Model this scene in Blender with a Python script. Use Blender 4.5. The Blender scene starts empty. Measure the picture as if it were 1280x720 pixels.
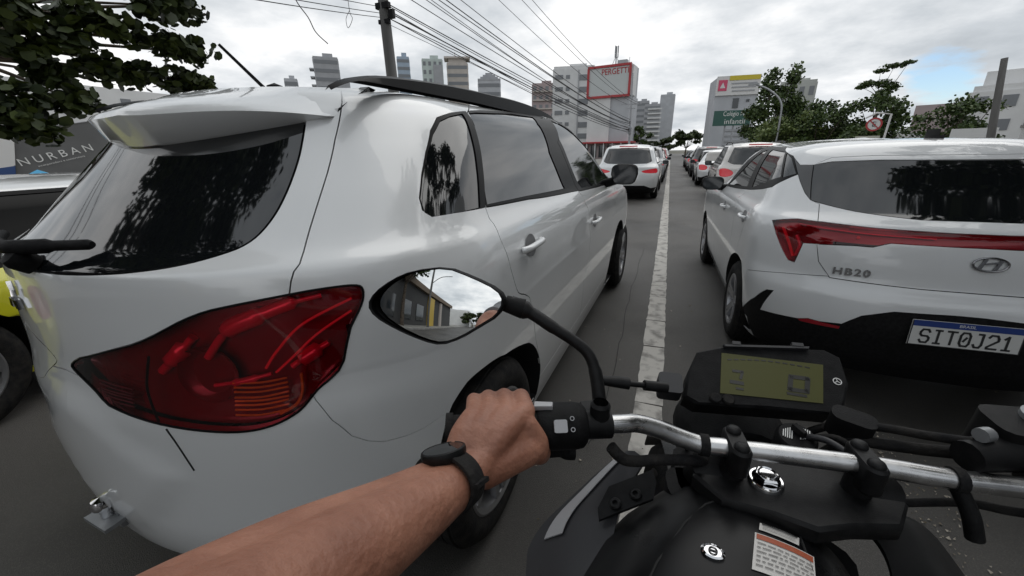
import bpy, math, random
import numpy as np
from mathutils import Vector, Matrix
from mathutils.geometry import delaunay_2d_cdt, tessellate_polygon

# ------------------------------------------------------------------ camera, sky, sun, exposure
SC = bpy.context.scene
COL = SC.collection
cam_data = bpy.data.cameras.new("camera")
cam = bpy.data.objects.new("camera", cam_data); COL.objects.link(cam)
RIGHT = Vector((0.93422, 0.35641, -0.01449)); DOWN = Vector((0.10387, -0.31069, -0.94482)); FWD = Vector((-0.34125, 0.88116, -0.32727))
cam.matrix_world = Matrix(((RIGHT.x, -DOWN.x, -FWD.x, 0), (RIGHT.y, -DOWN.y, -FWD.y, 0), (RIGHT.z, -DOWN.z, -FWD.z, 1.36837), (0, 0, 0, 1)))
cam_data.sensor_width = 36.0
cam_data.lens = 489.58 / 1280 * 36.0
cam_data.clip_start = 0.02; cam_data.clip_end = 3000
SC.camera = cam
SC.view_settings.view_transform = 'Standard'; SC.view_settings.look = 'None'
SC.view_settings.exposure = 0.18; SC.view_settings.gamma = 1.0
SC.render.film_transparent = False
SC.cycles.use_denoising = True
SC.cycles.max_bounces = 8; SC.cycles.transparent_max_bounces = 8
SC.cycles.caustics_reflective = False; SC.cycles.caustics_refractive = False

SUN_EL, SUN_AZ = math.radians(58), math.radians(25)      # high behind cloud, a little right of the road ahead
world = bpy.data.worlds.new("World"); SC.world = world; world.use_nodes = True
wn, wl = world.node_tree.nodes, world.node_tree.links
wn.clear()
def WN(t, **k):
    n = wn.new(t)
    for a, b in k.items(): setattr(n, a, b)
    return n
w_out = WN('ShaderNodeOutputWorld'); w_bg = WN('ShaderNodeBackground'); w_bg.inputs['Strength'].default_value = 0.099
sky = WN('ShaderNodeTexSky', sky_type='NISHITA', sun_disc=False, sun_elevation=SUN_EL, sun_rotation=SUN_AZ, dust_density=0.3, ozone_density=4.0)
tc = WN('ShaderNodeTexCoord'); sep = WN('ShaderNodeSeparateXYZ'); wl.new(tc.outputs['Generated'], sep.inputs[0])
def wmath(op, a, b=None, clamp=False):
    n = WN('ShaderNodeMath', operation=op, use_clamp=clamp)
    for i, x in enumerate((a, b)):
        if x is None: continue
        if isinstance(x, (int, float)): n.inputs[i].default_value = x
        else: wl.new(x, n.inputs[i])
    return n.outputs[0]
zz = wmath('ADD', wmath('MAXIMUM', sep.outputs['Z'], 0.0), 0.22)
comb = WN('ShaderNodeCombineXYZ')
wl.new(wmath('DIVIDE', sep.outputs['X'], zz), comb.inputs[0]); wl.new(wmath('DIVIDE', sep.outputs['Y'], zz), comb.inputs[1]); comb.inputs[2].default_value = 1.7
def wnoise(scale, detail, rough):
    n = WN('ShaderNodeTexNoise'); n.inputs['Scale'].default_value = scale; n.inputs['Detail'].default_value = detail; n.inputs['Roughness'].default_value = rough
    wl.new(comb.outputs[0], n.inputs['Vector']); return n.outputs['Fac']
def wramp(f, stops):
    r = WN('ShaderNodeValToRGB'); e = r.color_ramp.elements
    while len(e) < len(stops): e.new(0.5)
    for i, (p_, c_) in enumerate(stops): e[i].position = p_; e[i].color = (*c_, 1)
    wl.new(f, r.inputs[0]); return r.outputs['Color']
big = wnoise(0.75, 9, 0.55); fine = wnoise(2.1, 10, 0.58)
mixf = wmath('ADD', wmath('MULTIPLY', big, 0.65), wmath('MULTIPLY', fine, 0.35))
cloud = wramp(mixf, [(0.36, (4.2, 4.55, 4.9)), (0.45, (5.5, 5.85, 6.2)), (0.52, (7.3, 7.55, 7.8)), (0.60, (9.9, 9.9, 9.9))])
gap = wramp(wnoise(0.9, 6, 0.5), [(0.27, (1, 1, 1)), (0.34, (0, 0, 0))])   # thin places where the blue shows
_d = Vector((math.sin(math.radians(24)), math.cos(math.radians(24)), .112)).normalized()      # a blue rift low over the right side of the street
vd = WN('ShaderNodeVectorMath', operation='DOT_PRODUCT'); wl.new(tc.outputs['Generated'], vd.inputs[0]); vd.inputs[1].default_value = _d
rift = wmath('ADD', wmath('MULTIPLY', wmath('SUBTRACT', vd.outputs['Value'], 0.9983), 900.0), wmath('MULTIPLY', wmath('SUBTRACT', fine, .5), 7.5))
gapmax = wmath('MAXIMUM', gap, wmath('MULTIPLY', rift, .9, True)); gap = gapmax
mx = WN('ShaderNodeMix', data_type='RGBA'); wl.new(gap, mx.inputs['Factor']); wl.new(cloud, mx.inputs['A']); wl.new(sky.outputs['Color'], mx.inputs['B'])
wl.new(mx.outputs['Result'], w_bg.inputs['Color']); wl.new(w_bg.outputs[0], w_out.inputs['Surface'])
sun_data = bpy.data.lights.new("sun", 'SUN'); sun_data.energy = 0.9; sun_data.angle = math.radians(60); sun_data.color = (1, 0.97, 0.92)
sun = bpy.data.objects.new("sun", sun_data); COL.objects.link(sun)
sd = Vector((math.sin(SUN_AZ) * math.cos(SUN_EL), math.cos(SUN_AZ) * math.cos(SUN_EL), math.sin(SUN_EL)))
sun.rotation_euler = sd.to_track_quat('Z', 'Y').to_euler(); sun.location = sd * 100

# ------------------------------------------------------------------ helpers
random.seed(7)
def set_tags(o, label=None, cat=None, group=None, kind=None):
    if label: o['label'] = label
    if cat: o['category'] = cat
    if group: o['group'] = group
    if kind: o['kind'] = kind
    return o
def thing(name, label, cat, loc=(0, 0, 0), rz=0.0, group=None):
    o = bpy.data.objects.new(name, None); COL.objects.link(o)
    o.location = loc; o.rotation_euler = (0, 0, rz); o.empty_display_size = 0.1
    return set_tags(o, label, cat, group)
class MB:
    def __init__(self): self.v = []; self.f = []; self.n = 0
    def add(self, vs, fs):
        b = self.n; vs = [tuple(map(float, q)) for q in vs]
        self.v += vs; self.n += len(vs); self.f += [tuple(b + i for i in f) for f in fs]; return self
    def box(self, c, size, rot=None):
        x, y, z = [k / 2 for k in size]
        vs = [Vector((a * x, b * y, d * z)) for a in (-1, 1) for b in (-1, 1) for d in (-1, 1)]
        if rot is not None: vs = [rot @ q for q in vs]
        c = Vector(c)
        return self.add([c + q for q in vs], [(0, 1, 3, 2), (4, 6, 7, 5), (0, 4, 5, 1), (2, 3, 7, 6), (0, 2, 6, 4), (1, 5, 7, 3)])
    def rbox(self, c, size, r, rot=None):
        """box whose plan corners are chamfered"""
        x, y, z = [k / 2 for k in size]; r = min(r, x, y)
        pts = []
        for sx, sy in ((1, 1), (-1, 1), (-1, -1), (1, -1)):
            base = math.atan2(sy, sx) - math.pi / 4
            for k in range(4):
                a = base + k * math.pi / 6
                pts.append((sx * (x - r) + r * math.cos(a), sy * (y - r) + r * math.sin(a)))
        return self.prism(pts, -z, z, c, rot)
    def prism(self, pts, z0, z1, c=(0, 0, 0), rot=None, bevel=0.0):
        n = len(pts); c = Vector(c)
        cx = sum(q[0] for q in pts) / n; cy = sum(q[1] for q in pts) / n
        def ins(q, b):
            d = math.hypot(q[0] - cx, q[1] - cy) or 1
            return (q[0] - (q[0] - cx) / d * b, q[1] - (q[1] - cy) / d * b)
        rings = []
        if bevel: rings = [([ins(q, bevel) for q in pts], z0), (pts, z0 + bevel), (pts, z1 - bevel), ([ins(q, bevel) for q in pts], z1)]
        else: rings = [(pts, z0), (pts, z1)]
        vs = []
        for P, z in rings:
            for q in P:
                w = Vector((q[0], q[1], z)); vs.append(c + (rot @ w if rot is not None else w))
        fs = []
        for k in range(len(rings) - 1):
            for i in range(n):
                j = (i + 1) % n; fs.append((k * n + i, k * n + j, (k + 1) * n + j, (k + 1) * n + i))
        tri = tessellate_polygon([[Vector((q[0], q[1], 0)) for q in pts]])
        L = (len(rings) - 1) * n
        for t in tri:
            fs.append((t[2], t[1], t[0])); fs.append((L + t[0], L + t[1], L + t[2]))
        return self.add(vs, fs)
    def tube(self, pts, rad, n=10, cap=True):
        pts = [Vector(q) for q in pts]; m = len(pts)
        rads = rad if isinstance(rad, (list, tuple)) else [rad] * m
        ref = None; vs = []
        for i, q in enumerate(pts):
            d = ((pts[min(i + 1, m - 1)] - pts[max(i - 1, 0)])).normalized()
            if ref is None: ref = d.orthogonal().normalized()
            ref = (ref - d * ref.dot(d)).normalized(); bi = d.cross(ref)
            for k in range(n):
                a = 2 * math.pi * k / n; vs.append(q + (ref * math.cos(a) + bi * math.sin(a)) * rads[i])
        fs = [(i * n + k, i * n + (k + 1) % n, (i + 1) * n + (k + 1) % n, (i + 1) * n + k) for i in range(m - 1) for k in range(n)]
        if cap: fs += [tuple(range(n - 1, -1, -1)), tuple(range((m - 1) * n, m * n))]
        return self.add(vs, fs)
    def lathe(self, prof, n=32, c=(0, 0, 0), rot=None, a0=0, a1=2 * math.pi):
        """prof: (radius, height) pairs turned about local Z"""
        c = Vector(c); full = abs(a1 - a0 - 2 * math.pi) < 1e-6; m = n if full else n + 1; vs = []
        for r, z in prof:
            for k in range(m):
                a = a0 + (a1 - a0) * k / n; w = Vector((r * math.cos(a), r * math.sin(a), z)); vs.append(c + (rot @ w if rot is not None else w))
        fs = []
        for i in range(len(prof) - 1):
            for k in range(n):
                j = (k + 1) % m; fs.append((i * m + k, i * m + j, (i + 1) * m + j, (i + 1) * m + k))
        return self.add(vs, fs)
    def quad(self, a, b, c, d): return self.add([a, b, c, d], [(0, 1, 2, 3)])
    def build(self, name, mat, parent=None, smooth=None, loc=None):
        me = bpy.data.meshes.new(name); me.from_pydata(self.v, [], self.f); me.validate(); me.update()
        me.materials.append(mat)
        o = bpy.data.objects.new(name, me); COL.objects.link(o)
        if parent is not None: o.parent = parent
        if loc is not None: o.location = loc
        if smooth is not None:
            me.shade_smooth()
            me.set_sharp_from_angle(angle=math.radians(smooth))
        return o
def spline(pts, n=6):
    """Catmull-Rom through the points"""
    P = [Vector(q) for q in pts]; out = []
    for i in range(len(P) - 1):
        a, b, c, d = P[max(i - 1, 0)], P[i], P[i + 1], P[min(i + 2, len(P) - 1)]
        for k in range(n):
            t = k / n
            out.append(0.5 * ((2 * b) + (c - a) * t + (2 * a - 5 * b + 4 * c - d) * t * t + (3 * b - a - 3 * c + d) * t ** 3))
    out.append(P[-1]); return out
def frame(x, z):
    """rotation whose local Z is z and local X near x"""
    z = Vector(z).normalized(); x = Vector(x); x = (x - z * x.dot(z)).normalized(); y = z.cross(x)
    return Matrix(((x.x, y.x, z.x), (x.y, y.y, z.y), (x.z, y.z, z.z)))
def text_mesh(body, size, M, depth=0.0, name="lettering", mat=None, parent=None, align='CENTER', shear=0.0, spacing=1.0, width=None, bold=0.0):
    cu = bpy.data.curves.new(name, 'FONT'); cu.body = body; cu.size = size; cu.align_x = align; cu.align_y = 'CENTER'
    cu.extrude = depth; cu.offset = bold; cu.shear = shear; cu.space_character = spacing; cu.resolution_u = 3
    tmp = bpy.data.objects.new(name + "_tmp", cu); COL.objects.link(tmp)
    bpy.context.view_layer.update()
    dg = bpy.context.evaluated_depsgraph_get(); me = bpy.data.meshes.new_from_object(tmp.evaluated_get(dg))
    bpy.data.objects.remove(tmp); bpy.data.curves.remove(cu)
    if width and len(me.vertices):
        xs = [q.co.x for q in me.vertices]; k = width / (max(xs) - min(xs))
        for q in me.vertices: q.co.x *= k
    me.transform(M); me.name = name
    me.materials.clear(); me.materials.append(mat)
    o = bpy.data.objects.new(name, me); COL.objects.link(o)
    if parent is not None: o.parent = parent
    return o
def mat4(R, t): return Matrix.Translation(Vector(t)) @ R.to_4x4()

# ------------------------------------------------------------------ materials
def principled(name, col, rough=0.5, metal=0.0, coat=0.0, spec=0.5, ior=1.5, emis=None, es=0.0):
    m = bpy.data.materials.new(name); m.use_nodes = True
    b = m.node_tree.nodes['Principled BSDF']
    b.inputs['Base Color'].default_value = (*col, 1); b.inputs['Roughness'].default_value = rough; b.inputs['Metallic'].default_value = metal
    b.inputs['Coat Weight'].default_value = coat; b.inputs['Coat Roughness'].default_value = 0.03
    b.inputs['Specular IOR Level'].default_value = spec; b.inputs['IOR'].default_value = ior
    if emis: b.inputs['Emission Color'].default_value = (*emis, 1); b.inputs['Emission Strength'].default_value = es
    return m
def vary(m, scale, c0, c1, lo=0.35, hi=0.65, detail=6, rough=None, bump=0.0, bscale=None, island=False, coord='Object', stretch=None):
    """base colour from noise between two colours, optional roughness range and bump"""
    nt = m.node_tree; N, L = nt.nodes, nt.links; b = N['Principled BSDF']
    tcn = N.new('ShaderNodeTexCoord'); no = N.new('ShaderNodeTexNoise'); no.inputs['Scale'].default_value = scale; no.inputs['Detail'].default_value = detail
    src = tcn.outputs[coord]
    if stretch:
        mp = N.new('ShaderNodeMapping'); mp.inputs['Scale'].default_value = stretch; L.new(src, mp.inputs[0]); src = mp.outputs[0]
    L.new(src, no.inputs['Vector'])
    fac = no.outputs['Fac']
    if island:
        g = N.new('ShaderNodeNewGeometry'); a = N.new('ShaderNodeMath'); a.operation = 'MULTIPLY_ADD'; a.inputs[1].default_value = 0.5
        L.new(g.outputs['Random Per Island'], a.inputs[0]); h_ = N.new('ShaderNodeMath'); h_.operation = 'MULTIPLY'; h_.inputs[1].default_value = 0.5
        L.new(fac, h_.inputs[0]); L.new(h_.outputs[0], a.inputs[2]); fac = a.outputs[0]
    r = N.new('ShaderNodeValToRGB'); e = r.color_ramp.elements
    e[0].position = lo; e[0].color = (*c0, 1); e[1].position = hi; e[1].color = (*c1, 1)
    L.new(fac, r.inputs[0]); L.new(r.outputs[0], b.inputs['Base Color'])
    if rough:
        mr = N.new('ShaderNodeMapRange'); mr.inputs['From Min'].default_value = lo; mr.inputs['From Max'].default_value = hi
        mr.inputs['To Min'].default_value = rough[0]; mr.inputs['To Max'].default_value = rough[1]
        L.new(no.outputs['Fac'], mr.inputs['Value']); L.new(mr.outputs[0], b.inputs['Roughness'])
    if bump:
        n2 = N.new('ShaderNodeTexNoise'); n2.inputs['Scale'].default_value = bscale or scale * 4; n2.inputs['Detail'].default_value = 5
        L.new(src, n2.inputs['Vector']); bp = N.new('ShaderNodeBump'); bp.inputs['Strength'].default_value = bump; bp.inputs['Distance'].default_value = 0.01
        L.new(n2.outputs['Fac'], bp.inputs['Height']); L.new(bp.outputs[0], b.inputs['Normal'])
    return m
def paint(name, c, dirt=0.86, metal=0.0):
    return vary(principled(name, c, 0.3, metal, 1.0), 2.2, tuple(k * dirt for k in c), c, 0.3, 0.62, 8)
M_white = paint("white_paint", (0.80, 0.81, 0.81), 0.97, 0.1)
M_white2 = paint("white_paint_cool", (0.76, 0.77, 0.775), 0.95, 0.0)
M_pearl = paint("pearl_white_paint", (0.66, 0.63, 0.60), 0.92)
M_grey_paint = paint("silver_paint", (0.35, 0.36, 0.37))
M_dark_paint = paint("dark_paint", (0.03, 0.03, 0.035))
M_red_paint = paint("red_paint", (0.35, 0.03, 0.03))
M_yellow = paint("yellow_paint", (0.62, 0.60, 0.02), 0.93)
M_glass = principled("tinted_glass", (0.006, 0.007, 0.008), 0.04, 0, 0, 0.8, 1.62)
M_trim = principled("gloss_black_trim", (0.004, 0.004, 0.0045), 0.4, 0, 0.0, 0.1)
M_plastic = vary(principled("black_plastic", (0.008, 0.008, 0.008), 0.6, spec=0.16), 60, (0.005, 0.005, 0.0055), (0.011, 0.011, 0.0115), bump=0.15, bscale=500)
M_liner = principled("seam_black", (0.01, 0.01, 0.01), 0.8)
M_rubber = vary(principled("tyre_rubber", (0.02, 0.02, 0.02), 0.8, spec=0.2), 30, (0.010, 0.010, 0.011), (0.026, 0.024, 0.022), bump=0.3, bscale=150)
M_alloy = principled("alloy_wheel", (0.38, 0.38, 0.39), 0.35, 0.9)
M_dalloy = principled("dark_alloy_wheel", (0.09, 0.09, 0.095), 0.4, 0.8)
M_chrome = principled("chrome", (0.78, 0.78, 0.79), 0.09, 1.0)
M_darkchrome = principled("dark_chrome", (0.30, 0.30, 0.31), 0.18, 1.0)
M_alu = vary(principled("brushed_aluminium", (0.62, 0.62, 0.62), 0.28, 1.0), 40, (0.5, 0.5, 0.5), (0.7, 0.7, 0.7), rough=(0.22, 0.36))
M_redinner = principled("red_reflector", (1.0, 0.03, 0.12), 0.18, 0.2, 1.0)
M_reddark = principled("dark_red_lamp_bowl", (0.24, 0.002, 0.016), 0.22, 0.3, 0.8)
M_amber = principled("amber_reflector", (1.0, 0.52, 0.06), 0.2, 0.0, 0.6)
M_clearlamp = principled("smoked_clear_lens", (0.22, 0.17, 0.17), 0.1, 0.3, 0.8)
M_redlit = principled("red_lamp_lit", (0.6, 0.02, 0.03), 0.2, 0, 0.5, emis=(1.0, 0.03, 0.06), es=0.09)
M_redlamp = principled("red_lamp", (0.30, 0.006, 0.015), 0.08, 0, 1.0)
M_gloss = vary(principled("gloss_black_tank", (0.005, 0.005, 0.005), 0.3, 0, 0.0, 0.22), 9, (0.003, 0.003, 0.0035), (0.006, 0.006, 0.0065), rough=(0.22, 0.38))
M_satin = vary(principled("satin_black_metal", (0.008, 0.008, 0.009), 0.45, 0.0, spec=0.22), 80, (0.005, 0.005, 0.0055), (0.010, 0.010, 0.0105), bump=0.08, bscale=700)
M_greyplast = principled("grey_plastic_panel", (0.024, 0.024, 0.027), 0.45)
M_silver = principled("silver_strip", (0.42, 0.42, 0.43), 0.4, 0.4)
M_mirror = principled("mirror_glass", (0.86, 0.88, 0.88), 0.01, 1.0)
M_lcd = principled("lcd_screen", (0.075, 0.076, 0.022), 0.35, 0, 0, 0.2)
M_lcd_ink = principled("lcd_segment", (0.006, 0.006, 0.004), 0.3)
M_paper = principled("printed_label", (0.62, 0.60, 0.57), 0.5)
M_orange = principled("label_red_band", (0.38, 0.09, 0.04), 0.5)
M_ink = principled("dark_print", (0.03, 0.03, 0.03), 0.6)
M_whitepaint = principled("white_lettering", (0.72, 0.72, 0.70), 0.6)
M_platewhite = principled("plate_white", (0.66, 0.66, 0.64), 0.45)
M_plateblue = principled("plate_blue", (0.02, 0.05, 0.22), 0.45)

# see-through red lens
M_lens = bpy.data.materials.new("red_lens"); M_lens.use_nodes = True
_n, _l = M_lens.node_tree.nodes, M_lens.node_tree.links; _n.clear()
_o = _n.new('ShaderNodeOutputMaterial'); _t = _n.new('ShaderNodeBsdfTransparent'); _t.inputs[0].default_value = (0.98, 0.40, 0.46, 1)
_g = _n.new('ShaderNodeBsdfGlossy'); _g.inputs['Roughness'].default_value = 0.02; _g.inputs['Color'].default_value = (0.9, 0.9, 0.9, 1)
_f = _n.new('ShaderNodeFresnel'); _f.inputs['IOR'].default_value = 1.5; _m = _n.new('ShaderNodeMixShader')
_l.new(_f.outputs[0], _m.inputs[0]); _l.new(_t.outputs[0], _m.inputs[1]); _l.new(_g.outputs[0], _m.inputs[2]); _l.new(_m.outputs[0], _o.inputs['Surface'])

# skin
M_skin = principled("skin", (0.42, 0.20, 0.14), 0.5)
vary(M_skin, 22, (0.27, 0.113, 0.070), (0.41, 0.190, 0.123), 0.32, 0.68, 9, bump=0.2, bscale=170)
M_skin.node_tree.nodes['Principled BSDF'].inputs['Subsurface Weight'].default_value = 0.12
M_skin.node_tree.nodes['Principled BSDF'].inputs['Subsurface Radius'].default_value = (0.012, 0.005, 0.003)
M_skin.node_tree.nodes['Principled BSDF'].inputs['Subsurface Scale'].default_value = 0.5

def facade(name, c, scale=0.5, d=0.85):
    c = tuple(min(.72, k * 1.3) for k in c)
    return vary(principled(name, c, 0.8), scale, tuple(k * d for k in c), c, 0.3, 0.7, 8)
def foliage(name, c0, c1):
    m = vary(principled(name, c0, 0.55, 0, 0, 0.35), 0.9, c0, c1, 0.25, 0.75, 3, island=True)
    return m
M_leaf_dark = foliage("dark_leaves", (0.014, 0.024, 0.009), (0.062, 0.085, 0.022))
M_leaf_mid = foliage("mid_green_leaves", (0.022, 0.044, 0.012), (0.085, 0.125, 0.034))
M_leaf_pale = foliage("pale_green_leaves", (0.05, 0.085, 0.022), (0.15, 0.19, 0.055))
M_bark = vary(principled("bark", (0.10, 0.08, 0.06), 0.9), 8, (0.05, 0.04, 0.03), (0.14, 0.11, 0.085), bump=0.6, bscale=30)
M_concrete = vary(principled("concrete", (0.28, 0.275, 0.26), 0.85), 1.5, (0.2, 0.195, 0.185), (0.32, 0.31, 0.30), bump=0.2, bscale=40)
M_pole = vary(principled("weathered_pole", (0.13, 0.125, 0.12), 0.8), 3, (0.10, 0.098, 0.095), (0.2, 0.195, 0.19), bump=0.3, bscale=25, stretch=(1, 1, 0.1))
M_metal = principled("galvanised_metal", (0.32, 0.33, 0.34), 0.45, 0.7)
M_window = principled("window_glass", (0.03, 0.035, 0.04), 0.06, 0, 0, 0.8)
def pchip(y):
    """monotone cubic over integer knots; returns f(v array)"""
    y=np.asarray(y,float); n=len(y); d=np.diff(y); m=np.zeros(n)
    for i in range(1,n-1):
        if d[i-1]*d[i]>0: m[i]=2*d[i-1]*d[i]/(d[i-1]+d[i])
    m[0]=d[0]; m[-1]=d[-1]
    def f(v):
        v=np.clip(v,0,n-1-1e-9); i=v.astype(int); t=v-i
        a,b=y[i],y[i+1]; t2=t*t; t3=t2*t
        return (2*t3-3*t2+1)*a+(t3-2*t2+t)*m[i]+(-2*t3+3*t2)*b+(t3-t2)*m[i+1]
    return f
class Shell:
    """car skin: s 0 rear centre, 0-1 rear corner, 1-2 flank, 2-3 front corner to front centre; v rows sill to roof ridge"""
    def __init__(self,rows):
        A=np.array(rows,float); self.nv=len(A)
        self.f=[pchip(A[:,k]) for k in range(A.shape[1])]
    def P(self,s,v):
        s=np.asarray(s,float); v=np.asarray(v,float)+0*s; s=s+0*v
        z,w,yr,L,n,ys,yf,nf,zd=[f(v) for f in self.f]
        def se(phi,n):
            S=np.sin(phi);C=np.cos(phi); r=(np.abs(S)**n+np.abs(C)**n)**(-1/n); return r*S,r*C
        a=np.clip(s,0,1)*np.pi/2; x1,c1=se(a,n); y1=yr+L*(1-c1)
        b=np.clip(s-2,0,1)*np.pi/2; x3,c3=se(np.pi/2-b,nf); y3=ys+(yf-ys)*np.abs(c3)
        t=np.clip(s-1,0,1); y2=yr+L+(ys-yr-L)*t
        x=np.where(s<=1,x1,np.where(s<=2,1.0,x3))*w
        y=np.where(s<=1,y1,np.where(s<=2,y2,y3))
        q=np.clip((s-1)/2,0,1)
        z=z-zd*q*q*(3-2*q)
        return np.stack([x,y,z],-1)
    def N(self,s,v,e=2e-3):
        s=np.asarray(s,float);v=np.asarray(v,float)
        ds=self.P(np.minimum(s+e,3),v)-self.P(np.maximum(s-e,0),v); dv=self.P(s,np.minimum(v+e,self.nv-1))-self.P(s,np.maximum(v-e,0))
        n=np.cross(ds,dv); l=np.linalg.norm(n,axis=-1,keepdims=True)
        n=np.where(l>1e-12,n/np.maximum(l,1e-12),np.array([0,0,1.]))
        return n
SUV_ROWS=[#z    w    yr   L    n   ys  yf   nf  zd
(.19,.83,.16,.70,2.15,3.7,4.2,3.4,0),
(.30,.855,.04,.72,2.15,3.7,4.3,3.4,0),
(.45,.875,.02,.74,2.15,3.75,4.36,3.4,0),
(.60,.885,.02,.74,2.15,3.75,4.4,3.4,0),
(.75,.89,.022,.74,2.15,3.75,4.4,3.4,.0),
(.835,.89,.035,.74,2.15,3.75,4.36,3.4,.01),
(.862,.89,.039,.74,2.15,3.75,4.32,3.4,.02),
(.89,.888,.042,.73,2.15,3.75,4.3,3.4,.03),
(1.02,.88,.048,.72,2.15,3.65,4.2,3.2,.04),
(1.12,.852,.055,.72,2.15,3.3,3.7,3,.03),
(1.17,.82,.115,.68,2.15,2.9,3.25,3,-.01),
(1.30,.767,.245,.64,2.2,2.6,3.0,3,-.03),
(1.40,.722,.345,.60,2.25,2.42,2.75,3,-.035),
(1.49,.665,.43,.56,2.3,2.25,2.5,3,-.035),
(1.54,.59,.49,.52,2.4,2.1,2.36,3,-.035),
(1.57,.43,.62,.45,2.4,1.95,2.2,3,-.035),
(1.585,.2,.85,.4,2.4,1.75,2.0,3,-.035),
(1.59,0,1.1,.3,2.6,1.5,1.7,3,-.035)]
HB_ROWS=[#z    w    yr   L    n   ys  yf   nf  zd
(.20,.79,.10,.62,2.7,3.3,3.75,3.2,0),
(.32,.83,.03,.62,2.7,3.3,3.86,3.2,0),
(.50,.85,.0,.62,2.7,3.3,3.93,3.2,0),
(.62,.86,.01,.62,2.7,3.3,3.94,3.2,0),
(.72,.86,.06,.60,2.7,3.3,3.93,3.2,.0),
(.82,.86,.07,.60,2.7,3.3,3.90,3.2,.02),
(.92,.855,.09,.60,2.7,3.3,3.80,3.2,.04),
(.98,.84,.12,.60,2.7,3.2,3.6,3,.04),
(1.03,.80,.18,.60,2.7,2.35,2.95,3,.02),
(1.16,.745,.32,.58,2.7,2.05,2.55,3,.0),
(1.28,.69,.43,.56,2.7,1.85,2.25,3,-.02),
(1.345,.645,.50,.54,2.7,1.7,2.05,3,-.02),
(1.375,.58,.55,.5,2.7,1.65,1.95,3,-.02),
(1.398,.45,.63,.45,2.7,1.6,1.85,3,-.02),
(1.412,.22,.8,.4,2.7,1.55,1.75,3,-.02),
(1.417,0,1.1,.3,2.7,1.5,1.6,3,-.02)]
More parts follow.
